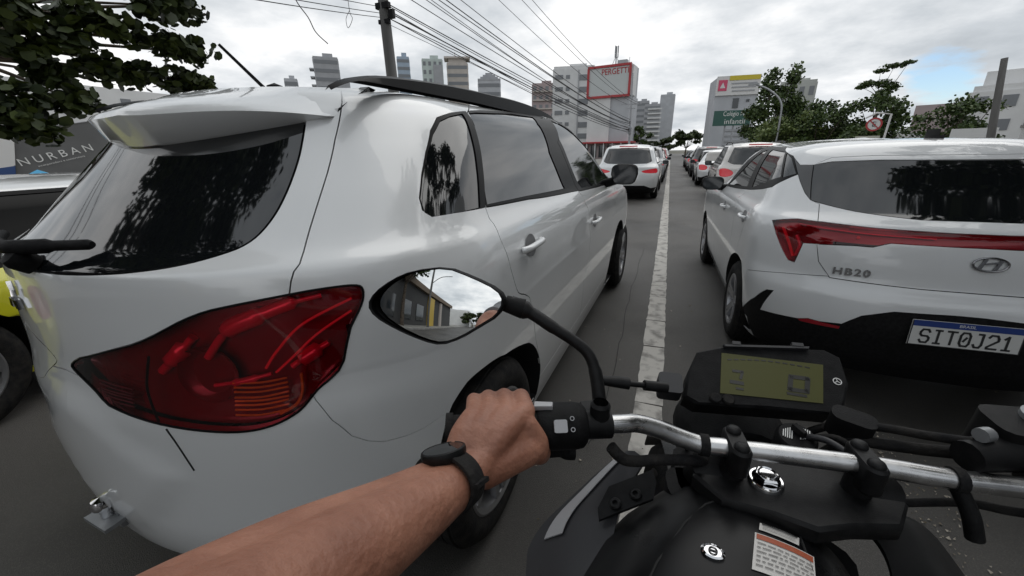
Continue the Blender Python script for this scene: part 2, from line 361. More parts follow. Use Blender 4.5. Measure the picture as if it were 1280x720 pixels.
SUV_F={'quarter_glass':[(0.9733,13.1),(0.8748,12.87),(0.8143,12.65),(0.7756,12.24),(0.7516,11.73),(0.7367,11.04),(0.7356,10.65),(0.7521,10.42),(0.7746,10.33),(0.9752,10.33)],
'quarter_trim':[(1.017,13.32),(0.8891,13.06),(0.8043,12.78),(0.7663,12.35),(0.7433,11.71),(0.733,11.14),(0.7315,10.67),(0.7444,10.46),(0.7743,10.33),(0.8571,10.33),(1.006,10.3)],
'rear_side_glass':[(1.027,13.19),(1.083,13.33),(1.471,13.86),(1.728,13.83),(1.625,13.15),(1.498,11.58),(1.461,10.14),(1.202,10.28),(1.013,10.35),(0.9898,11.41)],
'rear_side_trim':[(1.035,13.35),(1.148,13.62),(2.133,15.07),(2.202,14.45),(1.829,13.81),(1.563,11.87),(1.516,10.57),(1.473,9.823),(1.195,10.18),(1.009,10.3),(0.9769,11.2)],
'front_side_glass':[(1.945,13.63),(2.039,13.19),(2.133,12.33),(2.224,11.2),(2.206,10.42),(1.891,9.403),(1.726,9.659),(1.593,9.833),(1.636,10.76),(1.719,12.24)],
'front_side_trim':[(2.206,14.15),(2.206,14.02),(2.202,13.3),(2.202,12.38),(2.215,11.17),(2.202,10.12),(1.975,9.112),(1.704,9.374),(1.535,9.618),(1.603,10.7),(1.667,12.08)],
'pillar':[(1.829,13.81),(2.134,14.09),(1.683,11.99),(1.545,9.689),(1.473,9.823),(1.563,11.87)],
'light':[(0.02032,7.134),(0.1371,7.482),(0.243,7.748),(0.3322,8.252),(0.4054,8.41),(0.4841,8.53),(0.5334,8.582),(0.5969,8.578),(0.605,8.437),(0.5935,8.097),(0.5523,7.525),(0.5048,5.546),(0.4788,4.554),(0.4384,4.223),(0.3939,4.073),(0.3422,4.059),(0.2367,4.208),(0.1585,4.395),(0.09636,4.629),(0.04118,6.259)],
'rear_glass':[(0.4254,12.81),(0.4305,12.17),(0.4382,11.46),(0.4381,10.76),(0.4273,10.41),(0.4056,10.13),(0.3612,9.868),(0.313,9.567),(0.2591,9.351),(0.1881,9.186),(0.09771,9.072),(0,9.022),(0,12.9)],
'tailgate':[(0.5297,14.61),(0.5102,13),(0.5039,12.06),(0.5063,11.26),(0.5055,10.74),(0.5057,10.34),(0.5091,9.385),(0.4841,8.53),(0.485,7.4),(0.36,6.4),(0.2,5.9),(0.05,5.9),(0,6.1),(0,14)],
'arch_rear':[(0.6442,0.08514),(0.7162,1.277),(0.7189,2.327),(0.7573,3.388),(0.7954,3.67),(0.8378,3.878),(0.9478,3.88),(1.037,3.59),(1.114,3.051),(1.167,1.164),(1.138,0.1135)],
'bumper':[(0,6.1),(0.05,5.9),(0.2,5.6),(0.36,5.6),(0.47,5.6),(0.4921,4.685),(0.5171,4.069),(0.5471,3.62),(0.5747,3.448),(0.6049,3.34),(0.6554,3.296),(0.6929,3.304),(0.7573,3.388),(0.7189,2.327),(0.7162,1.277),(0.6442,0.08514),(0.6442,0),(0,0)],
'arch_front':[(1.773,0),(1.771,0.9649),(1.76,1.731),(1.768,2.469),(1.787,3.122),(1.816,3.604),(1.851,3.945),(1.888,4.087),(1.928,3.945),(1.963,3.604),(1.992,3.122),(2.035,2.469),(2.078,1.76),(2.12,0.9649),(2.102,0)],
'rear_door':[(1.167,14.38),(1.008,13.15),(0.9638,11.7),(0.9867,10.7),(1.006,10.27),(1.019,9.618),(1.018,8.739),(1.027,7.844),(1.056,6.457),(1.096,3.923),(1.114,3.051),(1.149,1.816),(1.157,1.419),(1.421,1.362),(1.414,3.084),(1.447,3.708),(1.449,5.145),(1.446,7.512),(1.46,8.511),(1.535,9.74),(1.603,10.7),(1.667,12.08),(2.206,14.15),(2.167,14.84),(1.506,14.51),(1.318,14.45),(1.185,14.38)],
'front_door':[(2.206,14.15),(1.667,12.08),(1.603,10.7),(1.535,9.74),(1.46,8.511),(1.446,7.512),(1.449,5.145),(1.447,3.708),(1.414,3.084),(1.429,1.362),(1.731,1.419),(1.749,3.633),(1.8,8.287),(2.21,9.859),(2.215,10.94),(2.21,12.02),(2.197,12.97),(2.206,14.05)],
'bumper_step':[(0,5.25),(0.105,4.42),(0.163,3.84),(0.228,3.5),(0.262,3.28),(0.262,3),(0.225,2.5),(0.12,1.7),(0,1.25)],
'bumper_seam':[(0.237,4.128),(0.2526,3.669),(0.2658,3.286)],
'handle':[(1.046,8.269),(1.155,8.102),(1.152,7.939),(1.043,8.093)],
'handle2':[(1.445,7.784),(1.564,7.669),(1.559,7.492),(1.447,7.544)],
'wiper':[(0.03943,9.704),(0.1249,9.996)]}
HB_F={'rear_glass':[(0.5212,8.495),(0.5593,9.914),(0.4769,10.13),(0.2917,10.25),(0.1416,10.24),(0,10.24),(0,7.95),(0.1618,7.934),(0.3588,8.205)],
'tailgate':[(0.5593,9.914),(0.5212,8.495),(0.4821,8.382),(0.4459,5.919),(0.4487,5.523),(0.4325,4.695),(0.3882,3.943),(0.1322,3.866),(0,3.87),(0,10.6),(0.3,10.6),(0.48,10.45)],
'light':[(0.6711,6.762),(0.5448,7.307),(0.4522,7.247),(0.2922,7.035),(0.07667,6.921),(0,6.92),(0,5.96),(0.07402,5.956),(0.2405,5.969),(0.2868,5.684),(0.3374,5.683),(0.4961,5.51),(0.5146,4.436),(0.5421,4.498),(0.6229,5.723)],
'pillar':[(0.7365,10.46),(0.6425,9.893),(0.5593,9.914),(0.5212,8.495),(0.5546,8.724),(0.6209,9.368)],
'quarter_glass':[(0.8769,10.86),(0.7584,10.39),(0.6432,9.463),(0.7434,9.249)],
'rear_side_glass':[(1.596,11.27),(0.9352,10.96),(0.7649,9.276),(1.256,8.527)],
'front_side_glass':[(1.937,8.195),(1.893,9.318),(1.868,10.75),(1.77,11.2),(1.382,8.479)],
'side_trim':[(1.944,7.954),(2.079,9.263),(2.1,10.79),(2.227,12.02),(1.293,11.94),(0.7421,10.53),(0.625,9.435),(0.8215,8.787),(1.261,8.401)],
'arch_rear':[(0.7082,0),(0.7723,1.077),(0.8713,1.304),(0.9307,2.985),(1.033,3.438),(1.105,3.225),(1.175,2.494),(1.243,1.087),(1.143,0)],
'black':[(0.8668,1.214),(0.7143,1.962),(0.6315,2.607),(0.5915,2.696),(0.6441,1.915),(0.6595,1.637),(0.4767,1.788),(0.3365,1.929),(0.2859,2.38),(0.2009,2.753),(0.04158,2.858),(0,2.86),(0,0),(0.7082,0),(0.7723,1.077)],
'reflector':[(0.4767,1.788),(0.4413,1.878),(0.3393,1.837),(0.342,1.751),(0.4666,1.731)],
'bumper':[(0.8278,3.148),(0.5503,3.751),(0.3937,4.013),(0.3882,3.943),(0.1322,3.866),(0,3.87),(0,0),(0.7082,0),(0.7723,1.077),(0.8668,1.214)],
'arch_front':[(1.805,0),(1.8,0.6511),(1.805,1.402),(1.824,1.953),(1.854,2.604),(1.891,3.105),(1.934,3.28),(1.974,3.105),(2.032,2.604),(2.112,1.953),(2.166,1.402),(2.201,0.6511),(2.195,0)],
'rear_door':[(0.8471,8.84),(1.01,6.486),(1.082,3.381),(1.165,2.154),(1.175,0.8514),(1.191,0.8514),(1.192,6.179),(1.357,8.41),(2.025,11.7),(1.389,10.84)],
'front_door':[(2.025,11.7),(1.357,8.41),(1.192,6.179),(1.197,0.8514),(1.584,0.8514),(1.637,2.805),(1.837,7.688)],
'handles':[(1.054,6.042),(1.402,5.63)],
'badge':[(0.3846,4.465),(0.2769,4.242)],
'emblem':[(0,5.289)]}
# ------------------------------------------------------------------ car bodies
def chaikin(P, n=2, closed=True):
    P = [np.array(q, float) for q in P]
    for _ in range(n):
        Q = []; m = len(P)
        for i in range(m if closed else m - 1):
            a, b = P[i], P[(i + 1) % m]; Q += [a * .75 + b * .25, a * .25 + b * .75]
        if not closed: Q = [P[0]] + Q + [P[-1]]
        P = Q
    return [tuple(q) for q in P]
def keep_centre(P, n=2):
    """round the corners but leave the points on the centre line alone"""
    k = [i for i, q in enumerate(P) if q[0] <= 1e-6]
    if not k: return chaikin(P, n)
    i0 = k[0]
    Q = P[i0:] + P[:i0]
    c = [q for q in Q if q[0] <= 1e-6]; rest = [q for q in Q if q[0] > 1e-6]
    # order: last centre point, rest..., first centre point
    order = Q
    j = max(i for i, q in enumerate(order) if q[0] <= 1e-6)
    lead = order[:j + 1]; tail = order[j + 1:]
    return lead + chaikin([lead[-1]] + tail + [lead[0]], n, closed=False)[1:-1]
def pip(P, x, y):
    """points in polygon"""
    P = np.asarray(P); ins = np.zeros(len(x), bool); n = len(P); j = n - 1
    for i in range(n):
        xi, yi = P[i]; xj, yj = P[j]
        if yi != yj:
            c = ((yi > y) != (yj > y)) & (x < (xj - xi) * (y - yi) / (yj - yi) + xi); ins ^= c
        j = i
    return ins
class Skin:
    """a car skin cut into panels along the given outlines"""
    def __init__(self, rows, feats, order, ns=(46, 44, 16), kv=4, step=0.03, bulge=None, rounded=()):
        self.sh = Shell(rows); self.bulge = None
        polys = {}
        for k in order:
            P = [(max(0.0, a), max(0.0, b)) for a, b in feats[k]]
            if k in rounded: P = keep_centre(P, 2)
            polys[k] = P
        if bulge:
            self.bulge = ([(max(0, a), b) for a, b in feats[bulge[0]]], bulge[1], bulge[2])
        self.polys = polys
        s = np.unique(np.concatenate([np.linspace(0, 1, ns[0]), np.linspace(1, 2, ns[1]), np.linspace(2, 3, ns[2])]))
        v = np.linspace(0, self.sh.nv - 1, (self.sh.nv - 1) * kv + 1)
        G = np.stack(np.meshgrid(s, v), -1).reshape(-1, 2)
        pts, edges, dense = [], [], []
        for k, P in polys.items():
            n = len(P); ids = []
            for i in range(n):
                a, b = np.array(P[i]), np.array(P[(i + 1) % n])
                pa, pb = self.sh.P(np.array([a[0], b[0]]), np.array([a[1], b[1]]))
                m = max(1, int(np.linalg.norm(pa - pb) / step))
                for t in range(m):
                    q = a + (b - a) * t / m; ids.append(len(pts)); pts.append(q)
            edges += [(ids[i], ids[(i + 1) % len(ids)]) for i in range(len(ids))]
        B = np.array(pts) if pts else np.zeros((0, 2))
        P3 = self.sh.P(G[:, 0], G[:, 1]); keep = np.ones(len(G), bool)
        if len(B):
            D = []
            for i0, i1 in edges:
                for t in (0, .5): D.append(B[i0] * (1 - t) + B[i1] * t)
            D3 = self.sh.P(np.array(D)[:, 0], np.array(D)[:, 1])
            for i in range(0, len(G), 500):
                d = ((P3[i:i + 500, None] - D3[None]) ** 2).sum(-1).min(1); keep[i:i + 500] = d > (step * 0.33) ** 2
        edge_of = (G[:, 0] <= 0) | (G[:, 0] >= 3) | (G[:, 1] <= 0) | (G[:, 1] >= self.sh.nv - 1)
        keep |= edge_of & ((G[:, 0] >= 3) | (G[:, 1] >= self.sh.nv - 1))
        A = np.concatenate([B, G[keep]]) if len(B) else G
        SV = np.array([3.0, 1.0]) * 4
        vin = [Vector((float(q[0] * SV[0]), float(q[1]))) for q in A]
        out = delaunay_2d_cdt(vin, edges, [], 0, 1e-5)
        self.uv = np.array([(q.x / SV[0], q.y) for q in out[0]])
        T = np.array([t for t in out[2] if len(t) == 3])
        c = self.uv[T].mean(1)
        self.region = {}; free = np.ones(len(T), bool)
        for k in order:
            m = pip(polys[k], c[:, 0], c[:, 1]) & free; self.region[k] = T[m]; free &= ~m
        self.region['body'] = T[free]
    def PN(self, uv):
        P = self.sh.P(uv[:, 0], uv[:, 1]); N = self.sh.N(uv[:, 0], uv[:, 1])
        if self.bulge:
            Q, amt, width = self.bulge
            def disp(uv_):
                ins = pip(Q, uv_[:, 0], uv_[:, 1]); P0 = self.sh.P(uv_[:, 0], uv_[:, 1]); d = np.full(len(uv_), 9.0)
                n = len(Q)
                for i in range(n):
                    a, b = np.array(Q[i]), np.array(Q[(i + 1) % n])
                    if a[0] <= 1e-6 and b[0] <= 1e-6: continue
                    for t in np.linspace(0, 1, 12):
                        q = a + (b - a) * t; p3 = self.sh.P(np.array([q[0]]), np.array([q[1]]))[0]
                        d = np.minimum(d, np.linalg.norm(P0 - p3, axis=1))
                t = np.clip(d / width, 0, 1); return np.where(ins, amt * t * t * (3 - 2 * t), 0)
            e = 2e-3; N0 = N
            def full(u):
                return self.sh.P(u[:, 0], u[:, 1]) + self.sh.N(u[:, 0], u[:, 1]) * disp(u)[:, None]
            near = disp(uv) > 0
            if near.any():
                un = uv[near]; ds = full(np.stack([un[:, 0] + e, un[:, 1]], 1)) - full(np.stack([np.maximum(un[:, 0] - e, 0), un[:, 1]], 1))
                dv = full(np.stack([un[:, 0], un[:, 1] + 8 * e], 1)) - full(np.stack([un[:, 0], un[:, 1] - 8 * e], 1))
                nn = np.cross(ds, dv); nn /= np.maximum(np.linalg.norm(nn, axis=1, keepdims=True), 1e-9)
                P[near] = full(un); N = N.copy(); N[near] = nn
        return P, N
    def part(self, key, name, mat, parent, off=0.0, gap=0.002, skirt=0.008, side='both', tris=None):
        """side: both = one mesh over the centre line, r / l = one flank"""
        T = self.region[key] if tris is None else tris
        if not len(T): return []
        ids, inv_ = np.unique(T, return_inverse=True); T = inv_.reshape(-1, 3)
        uv = self.uv[ids]; P, N = self.PN(uv)
        # boundary
        E = {}
        for t in T:
            for i in range(3):
                a, b = int(t[i]), int(t[(i + 1) % 3]); E.setdefault((min(a, b), max(a, b)), []).append((a, b))
        bd = [e[0] for e in E.values() if len(e) == 1]
        bd = [(a, b) for a, b in bd if not (uv[a, 0] < 1e-4 and uv[b, 0] < 1e-4) and not (uv[a, 0] > 2.999 and uv[b, 0] > 2.999)]
        # triangles face outward when (P1-P0)x(P2-P0).N > 0
        flip = np.einsum('ij,ij->i', np.cross(P[T[:, 1]] - P[T[:, 0]], P[T[:, 2]] - P[T[:, 0]]), N[T[:, 0]]) < 0
        T = np.where(flip[:, None], T[:, ::-1], T)
        cen = {}
        for t, fl in zip(T, flip):
            for i in range(3):
                a, b = int(t[i]), int(t[(i + 1) % 3]); cen[(min(a, b), max(a, b))] = int(t[(i + 2) % 3])
        if gap:
            mv = {}
            for a, b in bd:
                o = cen[(min(a, b), max(a, b))]; tv = P[b] - P[a]; l = np.linalg.norm(tv)
                if l < 1e-9: continue
                tv /= l; w = P[o] - P[a]; w = w - tv * w.dot(tv); wl = np.linalg.norm(w)
                if wl < 1e-9: continue
                for q in (a, b): mv.setdefault(q, []).append(w / wl)
            for q, ws in mv.items():
                w = np.mean(ws, 0); l = np.linalg.norm(w)
                if l > 0.2: w = w / l
                if uv[q, 0] < 1e-4: w[0] = 0
                P[q] = P[q] + w * gap
        P = P + N * off
        nb = len(P); V = [P]; NV = [N]; F = [T.tolist()]
        if skirt and bd:
            a = np.array([e[0] for e in bd]); b = np.array([e[1] for e in bd])
            m = len(a); base = nb
            tv = P[b] - P[a]; o = np.array([cen[(min(i, j), max(i, j))] for i, j in bd]); w = P[o] - P[a]
            outn = -(w - tv * (np.einsum('ij,ij->i', w, tv) / np.maximum(np.einsum('ij,ij->i', tv, tv), 1e-12))[:, None])
            outn /= np.maximum(np.linalg.norm(outn, axis=1, keepdims=True), 1e-9)
            V += [P[a], P[b], P[b] - N[b] * skirt, P[a] - N[a] * skirt]; NV += [outn] * 4
            q = [[base + i, base + 3 * m + i, base + 2 * m + i, base + m + i] for i in range(m)]
            # orient
            q2 = []
            VV = np.concatenate(V)
            for i, f in enumerate(q):
                n_ = np.cross(VV[f[1]] - VV[f[0]], VV[f[2]] - VV[f[0]])
                q2.append(f if n_.dot(outn[i]) > 0 else f[::-1])
            F.append(q2)
        V = np.concatenate(V); NV = np.concatenate(NV); F = [f for g in F for f in g]
        res = []
        def mk(V_, N_, F_):
            me = bpy.data.meshes.new(name); me.from_pydata(V_.tolist(), [], F_); me.shade_smooth()
            me.normals_split_custom_set_from_vertices(N_.tolist())
            me.materials.append(mat); ob = bpy.data.objects.new(name, me); COL.objects.link(ob)
            if parent is not None: ob.parent = parent
            return ob
        mxm = np.array([-1, 1, 1.0]); Fm = [f[::-1] for f in F]
        if side == 'both':
            F2 = F + [[i + len(V) for i in f] for f in Fm]
            res.append(mk(np.concatenate([V, V * mxm]), np.concatenate([NV, NV * mxm]), F2))
        else:
            if 'r' in side: res.append(mk(V, NV, F))
            if 'l' in side: res.append(mk(V * mxm, NV * mxm, Fm))
        return res
    def liner(self, parent, holes, name='inner_shell', off=-0.014):
        s = np.unique(np.concatenate([np.linspace(0, 1, 26), np.linspace(1, 2, 40), np.linspace(2, 3, 14)])); v = np.linspace(0, self.sh.nv - 1, 2 * self.sh.nv)
        S_, V_ = np.meshgrid(s, v); P = self.sh.P(S_.ravel(), V_.ravel()) + self.sh.N(S_.ravel(), V_.ravel()) * off
        P[:, 0] = np.maximum(P[:, 0], 0); n = len(s); F = []
        cs, cv = [], []
        for i in range(len(v) - 1):
            for j in range(n - 1): F.append((i * n + j, i * n + j + 1, (i + 1) * n + j + 1, (i + 1) * n + j)); cs.append((s[j] + s[j + 1]) / 2); cv.append((v[i] + v[i + 1]) / 2)
        cs, cv = np.array(cs), np.array(cv); ok = np.ones(len(F), bool)
        for h_ in holes:
            if h_ in self.polys:
                Q = np.array(self.polys[h_]); c = Q.mean(0); ok &= ~pip((Q - c) * 1.12 + c, cs, cv)
        F = [f for f, k in zip(F, ok) if k]
        mb = MB(); mb.add(P, F); mb.add(P * [-1, 1, 1], [f[::-1] for f in F])
        # floor pan
        zf = float(self.sh.P(np.array([1.0]), np.array([0.0]))[0][2]) + 0.02; w = float(self.sh.P(np.array([1.5]), np.array([0.0]))[0][0]) - 0.03
        y1 = float(self.sh.P(np.array([0.0]), np.array([0.0]))[0][1]); y2 = float(self.sh.P(np.array([3.0]), np.array([0.0]))[0][1])
        mb.box((0, (y1 + y2) / 2, zf), (w * 0.9, y2 - y1 - 0.3, 0.03))
        mb.build(name, M_liner, parent)
    def wells(self, parent, keys, depth=0.34):
        for k in keys:
            Q = np.array(chaikin(self.polys[k], 1)); P = self.sh.P(Q[:, 0], Q[:, 1])
            for sg in (1, -1):
                mb = MB(); A = P * [sg, 1, 1]; Bp = A.copy(); Bp[:, 0] -= sg * depth; n = len(A)
                mb.add(np.concatenate([A, Bp]), [(i, (i + 1) % n, n + (i + 1) % n, n + i) for i in range(n)])
                tri = tessellate_polygon([[Vector((q[1], q[2], 0)) for q in Bp]])
                mb.add(Bp, tri)
                mb.build('wheel_well', M_liner, parent)
    def place(self, s, v, sg=1, off=0.0):
        P = self.sh.P(np.array([s]), np.array([v]))[0]; N = self.sh.N(np.array([s]), np.array([v]))[0]
        P = P + N * off; return Vector((P[0] * sg, P[1], P[2])), Vector((N[0] * sg, N[1], N[2]))
    def inv_side(self, pts):
        s = np.linspace(0.45, 2.95, 300); v = np.linspace(0, self.sh.nv - 1, 200); S_, V_ = np.meshgrid(s, v); P = self.sh.P(S_, V_); out = []
        for y, z in pts:
            k = np.argmin((P[..., 1] - y) ** 2 + (P[..., 2] - z) ** 2); out.append((S_.ravel()[k], V_.ravel()[k]))
        return out
    
def inv_on(rows, pts, rear):
    sh = Shell(rows); s = np.linspace(0, 1.0, 240) if rear else np.linspace(0.45, 2.95, 320); v = np.linspace(0, sh.nv - 1, 220)
    S_, V_ = np.meshgrid(s, v); P = sh.P(S_, V_); out = []; ax = 0 if rear else 1
    for a, z in pts:
        if rear and a <= 0: 
            k = np.argmin(np.abs(P[:, 0, 2] - z)); out.append((0.0, float(v[k]))); continue
        k = np.argmin((P[..., ax] - a) ** 2 + (P[..., 2] - z) ** 2); out.append((float(S_.ravel()[k]), float(V_.ravel()[k])))
    return out
WHEEL_CACHE = {}
def wheel(parent, c, sg, r, rim, spokes, width, mat_rim, style='split'):
    key = (r, rim, spokes, width, mat_rim.name, style, sg)
    w = bpy.data.objects.new('wheel', None); COL.objects.link(w); w.parent = parent; w.location = c; w.empty_display_size = 0.1
    if key in WHEEL_CACHE:
        for me, nm in WHEEL_CACHE[key]:
            o = bpy.data.objects.new(nm, me); COL.objects.link(o); o.parent = w
        return w
    R = Matrix.Rotation(math.pi / 2 * sg, 3, 'Y'); h = width / 2     # local Z -> outward
    t = MB(); s = 0.006
    prof = [(rim, -h * .9), (rim + .02, -h), ((r + rim) / 2, -h * 1.03), (r - .03, -h * .95), (r - .006, -h * .72)]
    for k in (-.5, -.17, .17, .5): prof += [(r, (k - .13) * h), (r, (k + .13) * h), (r - .007, (k + .14) * h), (r - .007, (k + .19) * h)]
    prof += [(r - .006, h * .72), (r - .03, h * .95), ((r + rim) / 2, h * 1.03), (rim + .02, h), (rim, h * .9), (rim - .004, h * .6)]
    t.lathe(prof, 48, rot=R); a = t.build('tyre', M_rubber, w, 40)
    m = MB(); m.lathe([(rim + .004, h * .93), (rim - .004, h * .96), (rim - .022, h * .88), (rim - .03, h * .4), (rim - .03, -h * .8)], 48, rot=R)
    for k in range(spokes):
        for d in ((-.16, .16) if style == 'split' else (0,)):
            a0 = 2 * math.pi * k / spokes; a1 = a0 + d * (1.0 if style == 'split' else 0)
            p0 = Vector((.045 * math.cos(a0), .045 * math.sin(a0), h * .62)); p1 = Vector(((rim - .018) * math.cos(a1 * 1), (rim - .018) * math.sin(a1), h * .84))
            d_ = (p1 - p0).normalized(); Rm = frame(d_, Vector((0, 0, 1)) - d_ * d_.z); L = (p1 - p0).length
            wdt = .030 if style == 'split' else .05
            pts = [(0, -wdt * .75), (L, -wdt * .45), (L, wdt * .45), (0, wdt * .75)]
            m.prism(pts, -.016, .008, R @ p0, R @ Rm)
    m.lathe([(.075, h * .35), (.075, h * .58), (.06, h * .66), (.03, h * .69), (0.0001, h * .69)], 24, rot=R)
    for k in range(5):
        a0 = 2 * math.pi * (k + .5) / 5; m.lathe([(.009, 0), (.009, .012), (.0001, .014)], 8, c=R @ Vector((.055 * math.cos(a0), .055 * math.sin(a0), h * .62)), rot=R)
    b = m.build('rim', mat_rim, w, 35)
    d = MB(); d.lathe([(.0001, h * .2), (rim * .72, h * .2), (rim * .72, h * .1)], 32, rot=R); d.lathe([(rim - .031, -h * .5), (.0001, -h * .5)], 24, rot=R)
    c_ = d.build('brake_disc', M_dalloy, w, 35)
    WHEEL_CACHE[key] = [(a.data, 'tyre'), (b.data, 'rim'), (c_.data, 'brake_disc')]
    return w
def door_handle(sk, s, v, sg, parent, mat, L=0.17):
    P, N = sk.place(s, v, sg); R = frame((0, 1, 0), N)
    cup = MB(); cup.lathe([(.0001, .0005), (.034, .0012), (.043, .0024)], 24, c=P - N * .0006, rot=R @ Matrix.Scale(1.25, 3, (1, 0, 0)))
    ho = cup.build('handle_cup', principled('recess_shade_grey', (.18, .18, .185), .5), parent, 60)  # recess shade put into the grey of a shallow disc
    b = MB(); pts = spline([P + R @ Vector((-L / 2, 0, .004)), P + R @ Vector((-L / 2 + .02, .001, .022)), P + R @ Vector((0, .002, .028)), P + R @ Vector((L / 2 - .02, .001, .022)), P + R @ Vector((L / 2, 0, .004))], 5)
    b.tube(pts, [.010] + [.0125] * (len(pts) - 2) + [.010], 10); b.build('door_handle', mat, parent, 50)
def door_mirror(parent, c, sg, size, mat, arm_to):
    w, d, hh = size; m = MB(); c = Vector(c)
    ring = []
    for k in range(20):
        a = 2 * math.pi * k / 20; e = .55
        x = math.copysign(abs(math.cos(a)) ** e, math.cos(a)) * w / 2; z = math.copysign(abs(math.sin(a)) ** e, math.sin(a)) * hh / 2
        if z < 0: x *= .9
        ring.append((x, z))
    vs = []; P_ = [(0.93, 0), (1.0, .012), (1.0, d * .35), (.86, d * .75), (.5, d), (.02, d * 1.04)]
    for k, t in P_:
        for x, z in ring: vs.append(c + Vector((x * k, t, z * k)))
    n = 20; m.add(vs, [(i * n + j, i * n + (j + 1) % n, (i + 1) * n + (j + 1) % n, (i + 1) * n + j) for i in range(len(P_) - 1) for j in range(n)])
    m.tube([c + Vector((-sg * w * .3, d * .35, -hh * .3)), Vector(arm_to)], [.03, .035], 10)
    o = m.build('door_mirror', mat, parent, 50)
    g = MB(); vs = [c + Vector((x * .92, .006, z * .92)) for x, z in ring]; g.add(vs, [tuple(range(n))]); g.build('mirror_glass', M_window, o)
def plate(parent, c, R, text, band=True, w=.40, h=.13, name='number_plate'):
    m = MB(); m.prism([(-w / 2, -h / 2), (w / 2, -h / 2), (w / 2, h / 2), (-w / 2, h / 2)], -.006, 0, c, R); o = m.build(name, M_platewhite, parent)
    f = MB(); t = .004
    for a, b in (((-w / 2, -h / 2), (w / 2, -h / 2 + t)), ((-w / 2, -h / 2 + t), (-w / 2 + t, h / 2)), ((w / 2 - t, -h / 2 + t), (w / 2, h / 2))):
        f.prism([(a[0], a[1]), (b[0], a[1]), (b[0], b[1]), (a[0], b[1])], .0004, .0012, c, R)
    f.build('plate_border', M_ink, o)
    if band:
        b = MB(); b.prism([(-w / 2, h / 2 - .030), (w / 2, h / 2 - .030), (w / 2, h / 2), (-w / 2, h / 2)], .0005, .001, c, R); b.build('blue_band', M_plateblue, o)
    if text:
        GL = {'S': [[(1, .82), (.8, 1), (.2, 1), (0, .8), (0, .62), (.2, .5), (.8, .5), (1, .38), (1, .2), (.8, 0), (.2, 0), (0, .18)]], 'I': [[(.15, 1), (.85, 1)], [(.5, 1), (.5, 0)], [(.15, 0), (.85, 0)]], 'T': [[(0, 1), (1, 1)], [(.5, 1), (.5, 0)]],
              '0': [[(.2, 0), (0, .2), (0, .8), (.2, 1), (.8, 1), (1, .8), (1, .2), (.8, 0), (.2, 0)], [(.35, .35), (.65, .65)]], 'J': [[(.35, 1), (.85, 1), (.85, .2), (.65, 0), (.2, 0), (0, .2)]], '2': [[(0, .82), (.2, 1), (.8, 1), (1, .8), (1, .62), (0, .12), (0, 0), (1, 0)]], '1': [[(.15, .8), (.5, 1), (.5, 0)], [(.1, 0), (.9, 0)]]}
        m = MB(); cw, chh, t_ = .034, .066, .0048; x = -w * .40
        for ch in text:
            for st in GL.get(ch, []):
                for a, b in zip(st[:-1], st[1:]):
                    a, b = Vector((x + a[0] * cw, -.047 + a[1] * chh)), Vector((x + b[0] * cw, -.047 + b[1] * chh)); d = (b - a).normalized() * t_; n = Vector((-d.y, d.x)); e = d * .6
                    m.add([Vector(c) + R @ Vector((*q, .0016)) for q in (a - e - n, b + e - n, b + e + n, a - e + n)], [(0, 1, 2, 3)])
            x += .0495
        m.build('plate_lettering', M_ink, o)
        if band: text_mesh('BRASIL', .020, mat4(R, Vector(c) + R @ Vector((0, h / 2 - .015, .0015))), .0002, 'band_lettering', M_whitepaint, o)
    return o
# ------------------------------------------------------------------ the white SUV beside the rider
suv = thing('white_suv', 'large white SUV beside the rider with dark rear window and black roof rails', 'car', (-1.37263, 0.36709, 0), -0.033546)
SK = Skin(SUV_ROWS, SUV_F, ['quarter_glass', 'quarter_trim', 'rear_side_glass', 'front_side_glass', 'rear_side_trim', 'front_side_trim', 'pillar', 'light', 'rear_glass', 'arch_rear', 'arch_front', 'bumper', 'rear_door', 'front_door', 'tailgate'],
          ns=(64, 60, 16), kv=4, step=0.022, bulge=('bumper_step', 0.010, 0.10), rounded=('light', 'rear_glass', 'arch_rear', 'arch_front'))
SK.liner(suv, ['arch_rear', 'arch_front', 'light'])
SK.wells(suv, ['arch_rear', 'arch_front'], .36)
SK.part('body', 'body', M_white, suv, gap=.001)
SK.part('tailgate', 'tailgate', M_white, suv, gap=.0025)
SK.part('bumper', 'rear_bumper', M_white, suv, gap=.0015)
for k, nm in (('rear_door', 'rear_door'), ('front_door', 'front_door')): SK.part(k, nm, M_white, suv, gap=.003, side='rl')
SK.part('rear_glass', 'rear_window', M_glass, suv, off=-.002, gap=.004)
for k, nm in (('quarter_glass', 'quarter_window'), ('rear_side_glass', 'side_window'), ('front_side_glass', 'side_window')): SK.part(k, nm, M_glass, suv, off=-.003, gap=.001, side='rl')
for k in ('quarter_trim', 'rear_side_trim', 'front_side_trim', 'pillar'): SK.part(k, 'window_trim', M_trim, suv, off=.0008 if k != 'pillar' else 0, gap=.0008, side='rl')
